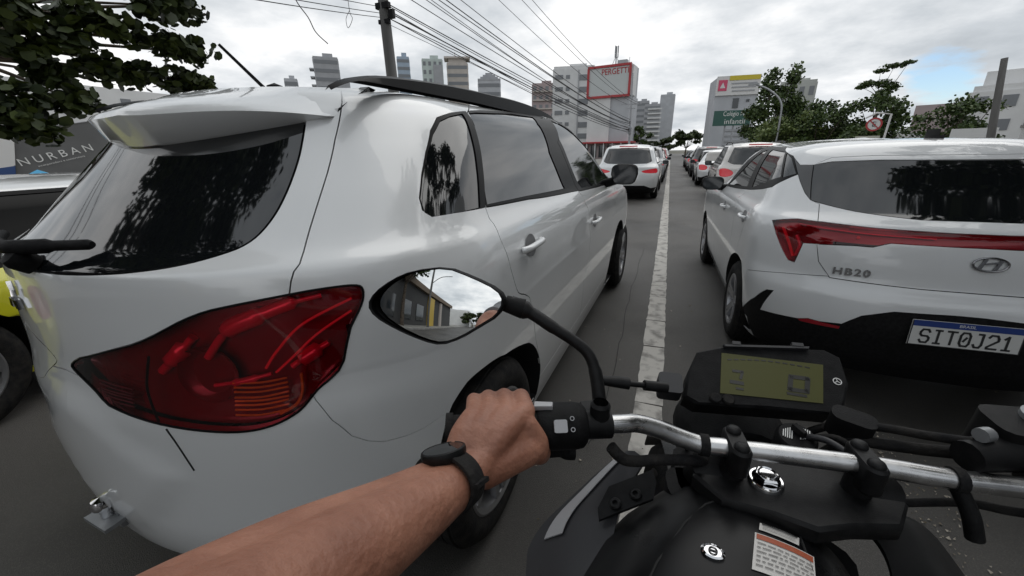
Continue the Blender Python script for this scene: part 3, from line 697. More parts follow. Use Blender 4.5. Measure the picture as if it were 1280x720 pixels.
# tail lamps: bowl, reflectors and a clear red lens
LT = SK.region['light']; _in = SK.uv[LT].mean(1)[:, 0] < .42
lens = SK.part('light', 'tail_lamp', M_lens, suv, gap=.002, side='r', skirt=.02) + SK.part('light', 'tail_lamp', M_lens, suv, gap=.002, side='l', skirt=.02, tris=LT[~_in])
SK.part('light', 'tailgate_corner', M_white, suv, gap=0, skirt=0, side='l', tris=LT[_in])
for sg, lo in zip((1, -1), lens):
    lo['label'] = 'wraparound red tail lamp lens'
    bowl = SK.part('light', 'lamp_bowl', M_reddark, lo, off=-.034, gap=.001, skirt=.0, side='r' if sg > 0 else 'l', tris=None if sg > 0 else LT[~_in])[0]
    rim_ = SK.part('light', 'lamp_bezel', M_trim, lo, off=-.0015, gap=.0005, skirt=0, side='r' if sg > 0 else 'l', tris=None)[0]
    # keep the bezel only as a rim round the lens
    bpy.data.objects.remove(rim_)
    def lp(s, v, off): return SK.place(s, v, sg, off)[0]
    def strip(pts, rad, off, mat, nm):
        m = MB(); m.tube(spline([lp(s, v, off) for s, v in pts], 8), rad, 8); m.build(nm, mat, lo, 60)
    def lz(s, z, off): return lp(s, float(np.interp(z, [r[0] for r in SUV_ROWS], range(len(SUV_ROWS)))), off)
    def zstrip(pts, rad, off, mat, nm):
        m = MB(); m.tube(spline([lz(s, z, off) for s, z in pts], 8), rad, 8); m.build(nm, mat, lo, 60)
    # a broad red reflector along the top, two fine arcs, the inner red field and the round brake bowl
    zstrip([(.32, .945), (.365, 1.0), (.42, 1.03), (.48, 1.052), (.53, 1.062)], [.010] * 8 + [.022] * 9 + [.016] * 8 + [.006] * 8, -.022, M_redinner, 'light_guide')
    zstrip([(.415, .915), (.44, .955), (.49, 1.005), (.58, 1.048)], .0032, -.013, M_redlit, 'light_guide')
    zstrip([(.43, .895), (.46, .935), (.51, .98), (.575, 1.022)], .0030, -.013, M_redlit, 'light_guide')
    zstrip([(.455, .905), (.49, .935), (.525, .955)], [.008] * 5 + [.020] * 7 + [.008] * 5, -.026, M_redinner, 'reflector')
    if sg < 0: continue
    zstrip([(.225, .90), (.26, .945), (.30, .985)], [.012] * 6 + [.021] * 6 + [.010] * 5, -.027, M_redinner, 'reflector')
    zstrip([(.32, .865), (.37, .875), (.42, .888)], [.005] * 6 + [.009] * 6 + [.005] * 5, -.02, M_redinner, 'reflector')
    b = MB(); v_ = float(np.interp(.895, [r[0] for r in SUV_ROWS], range(len(SUV_ROWS)))); P, N = SK.place(.315, v_, sg, -.030); r_ = .072
    b.lathe([(r_, .014), (r_ * .9, .004), (r_ * .6, -.008), (r_ * .3, -.014), (.0001, -.016)], 32, c=P, rot=frame((0, 0, 1), N)); b.build('reflector_bowl', M_reddark, lo, 50)
    a = MB()
    for k in range(8):
        z = .782 + k * .0125; a.tube(spline([lz(.355, z + .004, -.014), lz(.40, z + .001, -.014), lz(.445, z + .008, -.014)], 4), .0028, 6)
    a.tube(spline([lz(.43, .782, -.013), lz(.458, .80, -.013), lz(.468, .84, -.013), lz(.470, .885, -.013)], 6), .0042, 6)
    a.build('amber_ribs', M_amber, lo, 60)
    c_ = MB()
    for k in range(6):
        z = .805 + k * .010; c_.tube([lz(.085, z, -.012), lz(.125, z - .006, -.012), lz(.165, z - .010, -.012)], .0026, 6)
    c_.build('reverse_lamp_ribs', M_clearlamp, lo, 60)
    m = MB(); m.tube(spline([lz(.22, .772, -.005), lz(.208, .82, -.005), lz(.205, .87, -.005), lz(.225, .95, -.005)], 6), .0030, 6); m.build('lamp_divider', M_trim, lo, 60)
# seal line round each lamp
for sg in (1, -1):
    if sg < 0: continue
    m = MB(); Q = chaikin(SUV_F['light'], 2); m.tube([SK.place(max(a, .002), b, sg, .0)[0] for a, b in Q] + [SK.place(max(Q[0][0], .002), Q[0][1], sg, 0)[0]], .003, 6, cap=False); m.build('lamp_seal', M_trim, suv, 60)
# bumper crack line, spoiler, wiper, emblem
for sg in (1, -1):
    m = MB(); m.tube([SK.place(s, v, sg, .0005)[0] for s, v in chaikin(SUV_F['bumper_seam'], 2, False)], .0022, 6); m.build('bumper_seam', M_liner, suv)
m = MB(); NX = 33; sec = []
for i in range(NX):
    x = -.50 + 1.0 * i / (NX - 1); q = abs(x) / .50
    yt = .31 + .17 * q ** 2.2 + .05 * q ** 6; zt = 1.392 + .066 * q ** 1.6; zr = 1.548 - .004 * q ** 2; th = (.098 - .05 * q) * (1 - q ** 5 * .8)
    sec.append([(x, .70, zr + .013), (x, yt + .20, zr + .008), (x, yt + .05, zt + th + .020 * (1 - q ** 4)), (x, yt + .008, zt + th), (x, yt, zt + th * .85), (x, yt + .030, zt + .006), (x, yt + .055, zt - .004), (x, .53 + .04 * q, 1.488), (x, .72, 1.50)])
k = len(sec[0]); m.add([q for s_ in sec for q in s_], [(i * k + j, i * k + j + 1, (i + 1) * k + j + 1, (i + 1) * k + j) for i in range(NX - 1) for j in range(k - 1)] + [tuple(range(k)), tuple(range((NX - 1) * k + k - 1, (NX - 1) * k - 1, -1))])
m.build('roof_spoiler', M_white, suv, 45)
m = MB(); P0, N0 = SK.place(0.0, 9.25, 1, .02); P1, N1 = SK.place(.03, 9.3, 1, .03)
m.lathe([(.024, -.02), (.026, .012), (.020, .026), (.0001, .03)], 20, c=P0, rot=frame((1, 0, 0), N0)); m.build('wiper_base', M_plastic, suv, 40)
m = MB(); pts = [SK.place(0, 9.35, 1, .045)[0] + Vector((-.17, .04, .02)), SK.place(0, 9.4, 1, .052)[0] + Vector((-.08, .0, .0)), SK.place(0, 9.4, 1, .05)[0], SK.place(.06, 9.75, 1, .032)[0], SK.place(.13, 10.0, 1, .020)[0]]
m.tube(spline(pts, 6), [.011] * 6 + [.016] * 6 + [.017] * 6 + [.012] * 6 + [.007], 10); m.build('rear_wiper', M_plastic, suv, 60)
m = MB(); P0, N0 = SK.place(0.12, 8.1, -1, .006); R0 = frame((1, 0, 0), N0)
for a in (90, 210, 330):
    a = math.radians(a); d = Vector((math.cos(a), math.sin(a))); n_ = Vector((-d.y, d.x))
    pts = [(0, 0), tuple(d * .024 + n_ * .014), tuple(d * .046), tuple(d * .024 - n_ * .014)]; m.prism(pts, -.004, .006, P0, R0)
m.build('emblem', M_chrome, suv)
# roof rails, antenna, tow bar
for sg in (1, -1):
    m = MB(); pts = spline([(sg * x, y, z) for x, y, z in ((.545, .50, 1.545), (.545, .56, 1.562), (.54, .69, 1.588), (.535, .90, 1.606), (.53, 1.13, 1.618), (.53, 1.4, 1.624), (.53, 1.75, 1.629), (.53, 2.05, 1.622), (.53, 2.33, 1.60), (.53, 2.46, 1.575))], 4)
    n = len(pts); vs = []
    for i, q in enumerate(pts):
        k = min(1, min(i, n - 1 - i) / 4); hw = .008 + .012 * k; top = q.z - .014 + .008 * k; bot = min(top - .01, 1.535 + .03 * (1 - abs(i / n - .5)))
        vs += [(q.x - sg * hw * 1.2, q.y, bot), (q.x - sg * hw, q.y, top - .008), (q.x, q.y, top), (q.x + sg * hw, q.y, top - .008), (q.x + sg * hw * 1.2, q.y, bot)]
    m.add(vs, [((i) * 5 + j, i * 5 + j + 1, (i + 1) * 5 + j + 1, (i + 1) * 5 + j) if sg > 0 else (i * 5 + j, (i + 1) * 5 + j, (i + 1) * 5 + j + 1, i * 5 + j + 1) for i in range(n - 1) for j in range(4)])
    m.build('roof_rail', M_trim, suv, 50)
m = MB(); m.tube([(0, .78, 1.56), (0, .739, 1.60), (0, .621, 1.70)], [.012, .006, .0045], 8); m.lathe([(.03, 0), (.026, .02), (.0001, .03)], 16, c=(0, .79, 1.585)); m.build('roof_antenna', M_plastic, suv, 50)
m = MB(); m.prism([(-.055, .0), (.055, .0), (.045, .16), (-.045, .16)], -.008, .004, (0, -.03, .415)); m.box((0, .22, .40), (.06, .42, .05)); tb = m.build('tow_bar', M_metal, suv)
m = MB(); m.lathe([(.013, 0), (.013, .022), (.024, .034), (.026, .046), (.020, .060), (.0001, .066)], 20, c=(0, .0, .42)); m.build('tow_ball', M_chrome, tb, 50)
for sg in (1, -1):
    door_handle(SK, 1.10, 8.12, sg, suv, M_white, .20); door_handle(SK, 1.50, 7.5, sg, suv, M_white, .20)
    door_mirror(suv, (sg * .985, 2.72, 1.205), sg, (.19, .12, .145), M_plastic, (sg * .80, 2.80, 1.12))
    wheel(suv, (sg * .78, .74, .335), sg, .335, .225, 5, .21, M_alloy); wheel(suv, (sg * .785, 3.84, .335), sg, .335, .225, 5, .21, M_alloy)
# front end: grille and head lamps, out of the photograph
m = MB(); m.box((0, 4.385, .62), (1.1, .06, .34)); m.build('grille', M_plastic, suv)
for sg in (1, -1):
    m = MB(); P0, N0 = SK.place(2.55, 6.6, sg, -.02); m.prism([(-.14, -.05), (.14, -.06), (.14, .06), (-.10, .05)], -.02, .03, P0, frame((N0.y, -N0.x, 0), N0)); m.build('headlamp', M_window, suv)
m = MB(); ws = [SK.place(s, v, sg, .004)[0] for sg, s, v in ((1, 2.45, 10.25), (1, 2.5, 12.6))]
m.add([(a.x * sg, a.y, a.z) for a in ws for sg in (1, -1)] , [(0, 1, 3, 2)]); m.build('windscreen', M_glass, suv)

# ------------------------------------------------------------------ the white hatchback in the right lane
hb = thing('white_hatchback', 'white hatchback with full-width red lamp bar and number plate SIT0J21', 'car', (1.39658, 2.33664, 0), 0.0142175)
HK = Skin(HB_ROWS, HB_F, ['quarter_glass', 'rear_side_glass', 'front_side_glass', 'reflector', 'light', 'rear_glass', 'pillar', 'side_trim', 'arch_rear', 'arch_front', 'black', 'bumper', 'rear_door', 'front_door', 'tailgate'],
          ns=(54, 50, 14), kv=4, step=0.028, rounded=('arch_rear', 'arch_front'))
HK.liner(hb, ['arch_rear', 'arch_front', 'light']); HK.wells(hb, ['arch_rear', 'arch_front'], .3)
HK.part('body', 'body', M_white2, hb, gap=.001); HK.part('tailgate', 'tailgate', M_white2, hb, gap=.0025); HK.part('bumper', 'rear_bumper', M_white2, hb, gap=.002)
HK.part('black', 'lower_bumper', M_plastic, hb, gap=.001)
for k in ('rear_door', 'front_door'): HK.part(k, k, M_white2, hb, gap=.0022, side='rl')
HK.part('rear_glass', 'rear_window', M_glass, hb, off=-.002, gap=.003)
for k, nm in (('quarter_glass', 'quarter_window'), ('rear_side_glass', 'side_window'), ('front_side_glass', 'side_window')): HK.part(k, nm, M_glass, hb, off=-.003, gap=.001, side='rl')
HK.part('side_trim', 'window_trim', M_trim, hb, off=.0008, gap=.0008, side='rl')
M_pillar = principled('satin_dark_grey_pillar', (.055, .056, .058), .35, 0, .2)
HK.part('pillar', 'rear_pillar', M_pillar, hb, gap=.0015, side='rl')
HK.part('reflector', 'bumper_reflector', M_redlamp, hb, off=.002, gap=.001, side='rl')
lb = HK.part('light', 'lamp_bar', M_lens, hb, gap=.002, skirt=.02)[0]; lb['label'] = 'full-width red tail lamp bar'
HK.part('light', 'lamp_bowl', M_reddark, lb, off=-.022, gap=.001, skirt=0)
for sg in (1, -1):
    def lp(s, v, off=-.01): return HK.place(s, v, sg, off)[0]
    m = MB(); m.tube(spline([lp(.60, 6.35), (lp(.555, 5.4)), lp(.53, 4.75)], 6), .008, 8); m.build('light_guide', M_redlit, lb, 60)
    m = MB(); m.tube(spline([lp(.53, 6.9), lp(.44, 6.75), lp(.30, 6.55), lp(.12, 6.45)], 6), .004, 8); m.build('light_guide', M_redinner, lb, 60)
    m = MB(); m.tube(spline([lp(.53, 5.9), lp(.51, 5.4), lp(.52, 4.8)], 6), .01, 8); m.build('light_guide', M_redinner, lb, 60)
    m = MB(); P, N = HK.place(.33, 6.2, sg, -.012); m.lathe([(.008, 0), (.006, .004), (.0001, .006)], 12, c=P, rot=frame((1, 0, 0), N)); m.build('lit_led', M_redlit, lb, 60)
P, N = HK.place(0.0, 2.2, 1, .012)
plate(hb, Vector((-.004, -.012, .512)), frame((1, 0, 0.01), (0, -1, .04)), 'SIT0J21', w=.405, h=.128)
# chrome lettering and oval badge
P, N = HK.place(.33, 4.36, -1, .004); text_mesh('HB20', .050, mat4(frame((1, 0, 0), N), P), .002, 'lettering', M_darkchrome, hb, spacing=1.2, width=.15, bold=.0014)
P, N = HK.place(.0, 5.25, 1, .006); P.x = .035; R0 = frame((1, 0, 0), N); m = MB()
el = [(.062 * math.cos(a), .031 * math.sin(a)) for a in np.linspace(0, 2 * math.pi, 40, endpoint=False)]
m.tube([P + R0 @ Vector((x, y, .003)) for x, y in el] + [P + R0 @ Vector((el[0][0], el[0][1], .003))], .0045, 8, cap=False)
for pts in ([(-.042, -.020), (-.030, -.022), (-.012, .024), (-.024, .026)], [(.042, .020), (.030, .022), (.012, -.024), (.024, -.026)], [(-.024, -.004), (.026, .006), (.022, .014), (-.022, .004)]): m.prism(pts, -.002, .005, P, R0)
m.build('emblem', M_darkchrome, hb, 40)
m = MB(); m.prism([(-.10, 0), (-.02, .012), (.06, .012), (.10, 0), (.06, -.012), (-.02, -.012)], 0, .02, (0.03, .80, 1.405), Matrix.Rotation(math.pi / 2, 3, 'Z')); m.prism([(-.07, 0), (.05, .008), (.07, 0), (.05, -.008)], .02, .055, (0.03, .82, 1.405), Matrix.Rotation(math.pi / 2, 3, 'Z') @ Matrix.Rotation(-.0, 3, 'Y')); m.build('shark_fin_antenna', M_trim, hb, 40)
for sg in (1, -1):
    s0, v0 = HB_F['handles'][0]; s1, v1 = HB_F['handles'][1]
    door_handle(HK, s0, v0, sg, hb, M_white2, .16); door_handle(HK, s1, v1, sg, hb, M_white2, .16)
    door_mirror(hb, (sg * .93, 2.2, 1.045), sg, (.20, .11, .13), M_plastic, (sg * .77, 2.25, 1.0))
    wheel(hb, (sg * .755, .86, .295), sg, .295, .19, 5, .18, M_dalloy if False else M_alloy, 'split'); wheel(hb, (sg * .755, 3.12, .295), sg, .295, .19, 5, .18, M_alloy, 'split')
m = MB(); m.box((0, 3.92, .55), (1.1, .06, .28)); m.build('grille', M_plastic, hb)
m = MB(); ws = [HK.place(s, v, 1, .004)[0] for s, v in ((2.4, 8.4), (2.4, 10.6))]; m.add([(a.x * sg, a.y, a.z) for a in ws for sg in (1, -1)], [(0, 1, 3, 2)]); m.build('windscreen', M_glass, hb)
m = MB()
for x in (-.5, .5): m.tube([(x * .4, -.0, .22), (x * .4, .5, .22)], .025, 10)
# ------------------------------------------------------------------ plainer cars further off
def car_rows(L, W, H, kind):
    w = W / 2; yf = L; bl = H * .62
    if kind == 'suv': yr_top, ysr, cowl = .36, L * .55, L * .70
    elif kind == 'hatch': yr_top, ysr, cowl = .50, L * .56, L * .70
    else: yr_top, ysr, cowl = 1.25, L * .60, L * .70
    g = H - bl
    R = [(.20, w * .92, .12, .6, 2.6, L * .80, yf - .25, 3.2, 0), (.34, w * .965, .03, .62, 2.6, L * .82, yf - .06, 3.2, 0), (.55, w * .99, .0, .62, 2.6, L * .83, yf, 3.2, 0), (bl * .72, w, .02, .62, 2.6, L * .83, yf - .02, 3.2, 0),
         (bl * .86, w * .995, .06, .62, 2.5, L * .83, yf - .08, 3.2, .05), (bl * .95, w * .975, .08, .6, 2.5, L * .8, yf - .25, 3.2, .05)]
    if kind == 'sedan': R += [(bl * .99, w * .95, .12, .6, 2.6, cowl, cowl + .5, 3, .02), (bl + .03, w * .90, .62, .5, 2.6, cowl - .25, cowl + .1, 3, 0)]
    else: R += [(bl, w * .95, .12, .6, 2.5, cowl, cowl + .5, 3, .02), (bl + .05, w * .91, .16, .58, 2.5, cowl - .25, cowl + .1, 3, 0)]
    y0 = R[-1][2]
    for t, wk in ((.45, .83), (.80, .755), (.91, .68), (.97, .52), (.995, .25), (1.0, 0)):
        yr = y0 + (yr_top - y0) * min(1, t / .8) + max(0, t - .8) * 1.6; yfr = cowl + .1 - (cowl + .1 - ysr) * min(1, t / .85)
        R.append((bl + g * t, w * wk, yr, .5 if kind != 'sedan' else .45, 2.5, min(yfr - .25, cowl - .3), yfr, 3, 0))
    for i in range(len(R)):
        r = list(R[i]); r[5] = max(r[5], r[2] + r[3] + .25); r[6] = max(r[6], r[5] + .15); R[i] = tuple(r)
    return R
def make_car(name, label, L, W, H, kind, mat, lit=True, lamp='round', group=None, loc=(0, 0, 0), rz=0, wr=.33, fine=False, plate_text=None, glass=None, roof_mat=None, low_black=True):
    rows = car_rows(L, W, H, kind); bl = H * .62; g = H - bl; w = W / 2
    root = thing(name, label, 'car', loc, rz, group)
    S_ = lambda p: inv_on(rows, p, False); Rr = lambda p: inv_on(rows, p, True)
    yrw, yfw = L * .20, L * .79; F = {}
    def arc(yc): return [(yc - wr - .07, .2)] + [(yc + (wr + .07) * math.cos(a), wr + (wr + .07) * math.sin(a)) for a in np.linspace(math.pi - .1, .1, 9)] + [(yc + wr + .07, .2)]
    F['arch_rear'] = S_(arc(yrw)); F['arch_front'] = S_(arc(yfw))
    zt = bl + g * .80; zb = bl + g * .10; b0 = .62 if kind != 'sedan' else 1.0; t0 = b0 + (.36 if kind != 'sedan' else .45)
    F['rear_side_glass'] = S_([(b0 + .12, zb + .02), (L * .455, zb), (L * .455, zt), (t0, zt)]); F['front_side_glass'] = S_([(L * .475, zb), (L * .645, zb), (L * .535, zt), (L * .475, zt)])
    F['side_trim'] = S_([(b0, zb - .02), (L * .665, zb - .025), (L * .54, zt + .025), (t0 - .07, zt + .025)])
    if kind == 'sedan': F['rear_glass'] = Rr([(0, bl + g * .16), (w * .70, bl + g * .16), (w * .58, bl + g * .80), (0, bl + g * .82)])
    else: F['rear_glass'] = Rr([(0, bl + g * .08), (w * .60, bl + g * .10), (w * .76, bl + g * .2), (w * .62, bl + g * .80), (0, bl + g * .84)])
    lz = bl * .86
    if lamp == 'wide': F['light'] = Rr([(w * .45, lz - .02), (w * .62, lz - .075), (w * .93, lz - .07)]) + S_([(.42, lz - .03), (.40, lz + .05)]) + Rr([(w * .86, lz + .06), (w * .6, lz + .02)])
    else: F['light'] = Rr([(w * .58, lz - .05), (w * .74, lz - .12), (w * .93, lz - .10)]) + S_([(.40, lz), (.44, lz + .07)]) + Rr([(w * .82, lz + .10), (w * .64, lz + .05)])
    F['black'] = [(0, 0)] + Rr([(0, .42), (w * .60, .42), (w * .80, .34)]) + S_([(.45, .36)]) + [(S_([(.45, .22)])[0][0], 0)]
    order = ['rear_side_glass', 'front_side_glass', 'light', 'rear_glass', 'side_trim', 'arch_rear', 'arch_front'] + (['black'] if low_black else [])
    K = Skin(rows, F, order, ns=(26, 24, 9), kv=2, step=.06, rounded=('rear_glass', 'light', 'arch_rear', 'arch_front'))
    K.liner(root, ['arch_rear', 'arch_front']); K.wells(root, ['arch_rear', 'arch_front'], .3)
    if roof_mat:
        T = K.region['body']; c = K.uv[T].mean(1); up = c[:, 1] > 8.6
        K.part('body', 'roof', roof_mat, root, gap=0, skirt=0, tris=T[up]); K.part('body', 'body', mat, root, gap=.001, tris=T[~up])
    else: K.part('body', 'body', mat, root, gap=.001)
    if low_black: K.part('black', 'lower_bumper', M_plastic, root)
    K.part('rear_glass', 'rear_window', glass or M_glass, root, off=-.002, gap=.004)
    for k in ('rear_side_glass', 'front_side_glass'): K.part(k, 'side_window', glass or M_glass, root, off=-.003, side='rl')
    K.part('side_trim', 'window_trim', M_trim, root, off=.001, side='rl')
    K.part('light', 'tail_lamp', M_redlit if lit else M_redlamp, root, off=.001, side='rl')
    plate(root, Vector((0, -.012, .62 if kind == 'suv' else .55)), frame((1, 0, 0), (0, -1, .05)), plate_text)
    for sg in (1, -1):
        door_mirror(root, (sg * (w + .10), L * .62, bl + .03), sg, (.20, .10, .14), M_plastic if mat is not M_white else mat, (sg * w * .93, L * .64, bl))
        for y in (yrw, yfw): wheel(root, (sg * (w - .105), y, wr), sg, wr, wr * .66, 5, .2, M_alloy)
    if kind == 'suv':
        m = MB()
        for sg in (1, -1): m.tube(spline([(sg * w * .66, .75, H - .03), (sg * w * .66, 1.0, H + .012), (sg * w * .66, L * .45, H + .015), (sg * w * .66, L * .55, H - .05)], 5), .014, 8)
        m.build('roof_rail', M_trim, root, 50)
        m = MB(); m.box((0, .40, H - .055), (.5, .04, .03)); m.build('high_brake_lamp', M_redlit if lit else M_redlamp, root)
    return root
def dup(root, loc, rz, label, scale=None, mats=None):
    r = root.copy(); COL.objects.link(r); r.location = loc; r.rotation_euler = (0, 0, rz); r['label'] = label
    def rec(src, dst):
        for ch in src.children:
            c = ch.copy(); COL.objects.link(c); c.parent = dst
            if mats and c.type == 'MESH' and c.data.materials and c.data.materials[0] in mats:
                new = mats[c.data.materials[0]]; c.material_slots[0].link = 'OBJECT'; c.material_slots[0].material = new
            rec(ch, c)
    rec(root, r); return r
QG, RG = 'cars queued in the left lane', 'cars queued in the right lane'
lsuv = make_car('white_suv', 'white SUV with wide red tail lamps, stopped directly ahead of the large white SUV', 4.6, 1.80, 1.54, 'suv', M_white, True, 'wide', QG, (-1.14, 12.0, 0), -.01, .35)
rsuv = make_car('pearl_suv', 'pearl white compact SUV with lit red lamps, ahead of the white hatchback', 4.2, 1.76, 1.52, 'suv', M_pearl, True, 'round', RG, (2.06, 11.4, 0), -.02, .34, low_black=True)
sed = make_car('white_sedan', 'white sedan with lit red tail lamps, just ahead of the pearl compact SUV', 4.5, 1.74, 1.36, 'sedan', M_white2, True, 'round', RG, (1.92, 17.2, 0), -.01, .32)
dup(lsuv, (-1.05, 18.4, 0), -.01, 'grey car second ahead of the large white SUV, mostly hidden', mats={M_white: M_grey_paint})
dup(sed, (-1.0, 24.6, 0), -.01, 'white sedan far up the left lane behind the grey car')
dup(rsuv, (1.95, 23.0, 0), -.01, 'dark SUV beyond the white sedan with roof showing above it', mats={M_pearl: M_dark_paint})
dup(sed, (1.95, 29, 0), -.01, 'silver sedan far up the right lane', mats={M_white2: M_grey_paint})
dup(rsuv, (-.98, 31.0, 0), -.01, 'dark red SUV far up the left lane', mats={M_pearl: M_red_paint})
dup(sed, (2.0, 35.5, 0), -.01, 'dark sedan at the far end of the right lane queue', mats={M_white2: M_dark_paint})
dup(lsuv, (-.95, 37.5, 0), -.01, 'white SUV at the far end of the left lane queue')
dup(sed, (-1.6, 47, 0), .05, 'white sedan turning at the end of the road')
yel = make_car('yellow_car', 'yellow car with pale roof and black windows, left of the large white SUV', 4.1, 1.78, 1.27, 'hatch', M_yellow, False, 'round', None, (-3.95, -0.40, 0), .17, .33, roof_mat=M_white, glass=principled('black_film_glass', (.004, .004, .004), .3, spec=.15))
# ------------------------------------------------------------------ the motorbike
bike = thing('motorbike', 'black naked motorbike with silver handlebar and LCD dashboard, ridden between the two lanes', 'motorbike', (0, 0, 0))
UP = Vector((0, 0, 1))
HB = Vector((.42, .907, 0)).normalized(); SB = Vector((.907, -.42, 0)).normalized()     # bike heading and its right side
c1, c2 = Vector((.113, .461, 1.02)), Vector((.248, .482, 1.02)); BX = (c2 - c1).normalized(); BF = UP.cross(BX).normalized()  # bar axis, bar forward
bar = [(.56, .46, 1.045), (.50, .49, 1.035), (.426, .505, 1.02), (.329, .489, 1.02), (.248, .482, 1.02), (.113, .461, 1.02), (.077, .455, 1.02), (.049, .450, 1.027), (.019, .441, 1.04), (-.005, .429, 1.05), (-.027, .413, 1.055), (-.113, .370, 1.06), (-.20, .329, 1.06)]
m = MB(); m.tube(spline(bar, 6), .0112, 16); m.build('handlebar', M_alu, bike, 60)
for p_, d in (((.077, .455, 1.02), BX), ((.332, .4895, 1.02), BX)):
    m = MB(); m.tube([Vector(p_) - d * .005, Vector(p_) + d * .005], .0135, 16); m.build('bar_band', M_rubber, bike, 50)
m = MB(); m.tube(spline([(.335, .488, 1.012), (.345, .475, .99), (.352, .468, .965)], 4), .008, 10); m.build('cable_peg', M_plastic, bike, 50)
# riser clamps with their bolts
for c in (c1, c2):
    R = frame(BX, UP); m = MB()
    pts = []
    for a in range(0, 360, 15):
        a = math.radians(a); pts.append((.0135 * math.cos(a), .0135 * math.sin(a) + math.copysign(.0165, math.sin(a))))
    m.prism([(q[0] * .88, q[1] * .94) for q in pts], -.022, .014, c, R, .003); o = m.build('bar_clamp', M_satin, bike, 35)
    for k in (-1, 1):
        b = MB(); b.lathe([(.0088, 0), (.0084, .003), (.0070, .0050), (.004, .0064), (.0001, .0068)], 18, c=c + R @ Vector((0, k * .0158, .0135)), rot=R); b.build('clamp_bolt', M_satin, o, 40)
    m = MB(); m.lathe([(.016, -.05), (.014, -.012)], 16, c=c, rot=R); m.build('riser', M_satin, o, 40)
# top yoke, nut, ignition
def yk(x, y): return c1 + (c2 - c1) * .5 + BX * x + BF * y
R = frame(BX, UP); Y0 = (c1 + c2) / 2 + Vector((0, 0, -.046))
m = MB(); pts = [(-.115, -.012), (-.10, .03), (-.06, .05), (.06, .05), (.10, .03), (.115, -.012), (.09, -.045), (.04, -.055), (0, -.068), (-.04, -.055), (-.09, -.045)]
m.prism(pts, -.014, .010, Y0, R, .004); m.build('top_yoke', M_satin, bike, 35)
m = MB(); N0 = Vector((.150, .457, .985))
m.lathe([(.0195, -.006), (.0195, .002), (.0178, .005), (.0155, .005), (.0150, .002)], 32, c=N0, rot=R); hexp = [(.0145 * math.cos(math.radians(60 * k)), .0145 * math.sin(math.radians(60 * k))) for k in range(6)]
m.prism(hexp, .0, .012, N0, R, .002); m.lathe([(.0105, .012), (.0095, .0145), (.008, .0128), (.0001, .0128)], 24, c=N0, rot=R); m.build('steering_nut', M_chrome, bike, 30)
I0 = Vector((.207, .560, .985)); Ri = frame(BX, Vector((-.02, -.25, 1)))
m = MB(); m.lathe([(.025, -.03), (.025, 0), (.022, .004), (.0001, .004)], 28, c=I0, rot=Ri); ig = m.build('ignition_lock', M_plastic, bike, 40)
m = MB()
for k in range(-6, 7):
    if abs(k) < 2: continue
    a = k * .0027; L = math.sqrt(max(0, .0195 ** 2 - a * a)); m.box(I0 + Ri @ Vector((a, .004, .0045)), (.0011, L * 1.1, .001), Ri @ Matrix.Rotation(-.35, 3, 'Z'))
m.build('lock_markings', M_whitepaint, ig)
m = MB(); m.prism([(-.003, -.009), (.003, -.009), (.0035, .009), (-.0035, .009)], .004, .016, I0 + Ri @ Vector((.002, .004, 0)), Ri @ Matrix.Rotation(.5, 3, 'Z'), .001); m.build('key', M_plastic, ig)
# dashboard
D0 = Vector((.184, .64, 1.028)); DR = frame((.99, .12, 0), (.064, -.527, .847)); D0 = D0 + DR @ Vector((0, 0, 0))
def dq(x, y, z=0): return D0 + DR @ Vector((x, y, z))
outl = [(-.130, -.048), (-.122, -.005), (-.105, .034), (-.0635, .0500), (.0868, .0612), (.105, .050), (.1044, .0049), (.0891, -.0326), (.0706, -.0480), (-.0128, -.0520), (-.1129, -.0575)]
m = MB(); m.prism(outl, -.035, .004, D0, DR, .004); dash = m.build('dashboard', M_plastic, bike, 30)
scr = [(-.0781, -.0369), (.0604, -.0343), (.0762, .0311), (-.0676, .0353)]
m = MB(); m.prism(scr, .0042, .0052, D0, DR); sc_ = m.build('lcd_screen', M_lcd, dash)
m = MB()
def seg(a, b, w=.0022):
    w *= 1.4
    a, b = Vector(a), Vector(b); d = (b - a).normalized(); n = Vector((-d.y, d.x)) * w; e = d * w * .6
    m.prism([tuple(a - e - n), tuple(b + e - n), tuple(b + e + n), tuple(a - e + n)], .0053, .0058, D0, DR)
# speed digit 0 with its bar, gear digit with its bar
a, b, c_, d = (.0205, -.0175), (.0430, -.0185), (.0490, .0035), (.0265, .0045)
for p_, q in ((a, b), (b, c_), (c_, d), (d, a)): seg(p_, q, .0024)
seg((.0165, -.0245), (.0400, -.0260), .0016)
seg((-.0545, .0040), (-.0410, .0036), .0016); seg((-.0415, .0030), (-.0455, -.0085), .0014); seg((-.0600, -.0155), (-.0440, -.0165), .0022); seg((-.0535, -.0260), (-.045, -.0265), .0013)
for k in range(12): seg((-.060 + k * .010, .0235 + .0045 * math.sin(k * .28)), (-.0545 + k * .010, .0235 + .0045 * math.sin(k * .28 + .14)), .0007)
m.build('lcd_digits', M_lcd_ink, sc_)
m = MB()
for r_ in (.0058,): m.lathe([(r_, 0), (r_, .0008), (r_ - .0011, .0008), (r_ - .0011, 0)], 28, c=dq(.0885, .0048, .0043), rot=DR)
for k in range(3):
    a = math.radians(90 + 120 * k); m.box(dq(.0885 + .002 * math.cos(a), .0048 + .002 * math.sin(a), .0046), (.0042, .0009, .0006), DR @ Matrix.Rotation(a, 3, 'Z'))
m.build('dash_logo', M_whitepaint, dash)
m = MB(); m.prism([(-.065, .048), (.062, .0585), (.060, .0545), (-.063, .0445)], .004, .012, D0, DR, .001); m.box(dq(-.045, .0525, .010), (.012, .006, .006), DR); m.box(dq(.045, .0600, .010), (.016, .006, .006), DR); m.build('dash_visor', M_greyplast, dash)
m = MB()
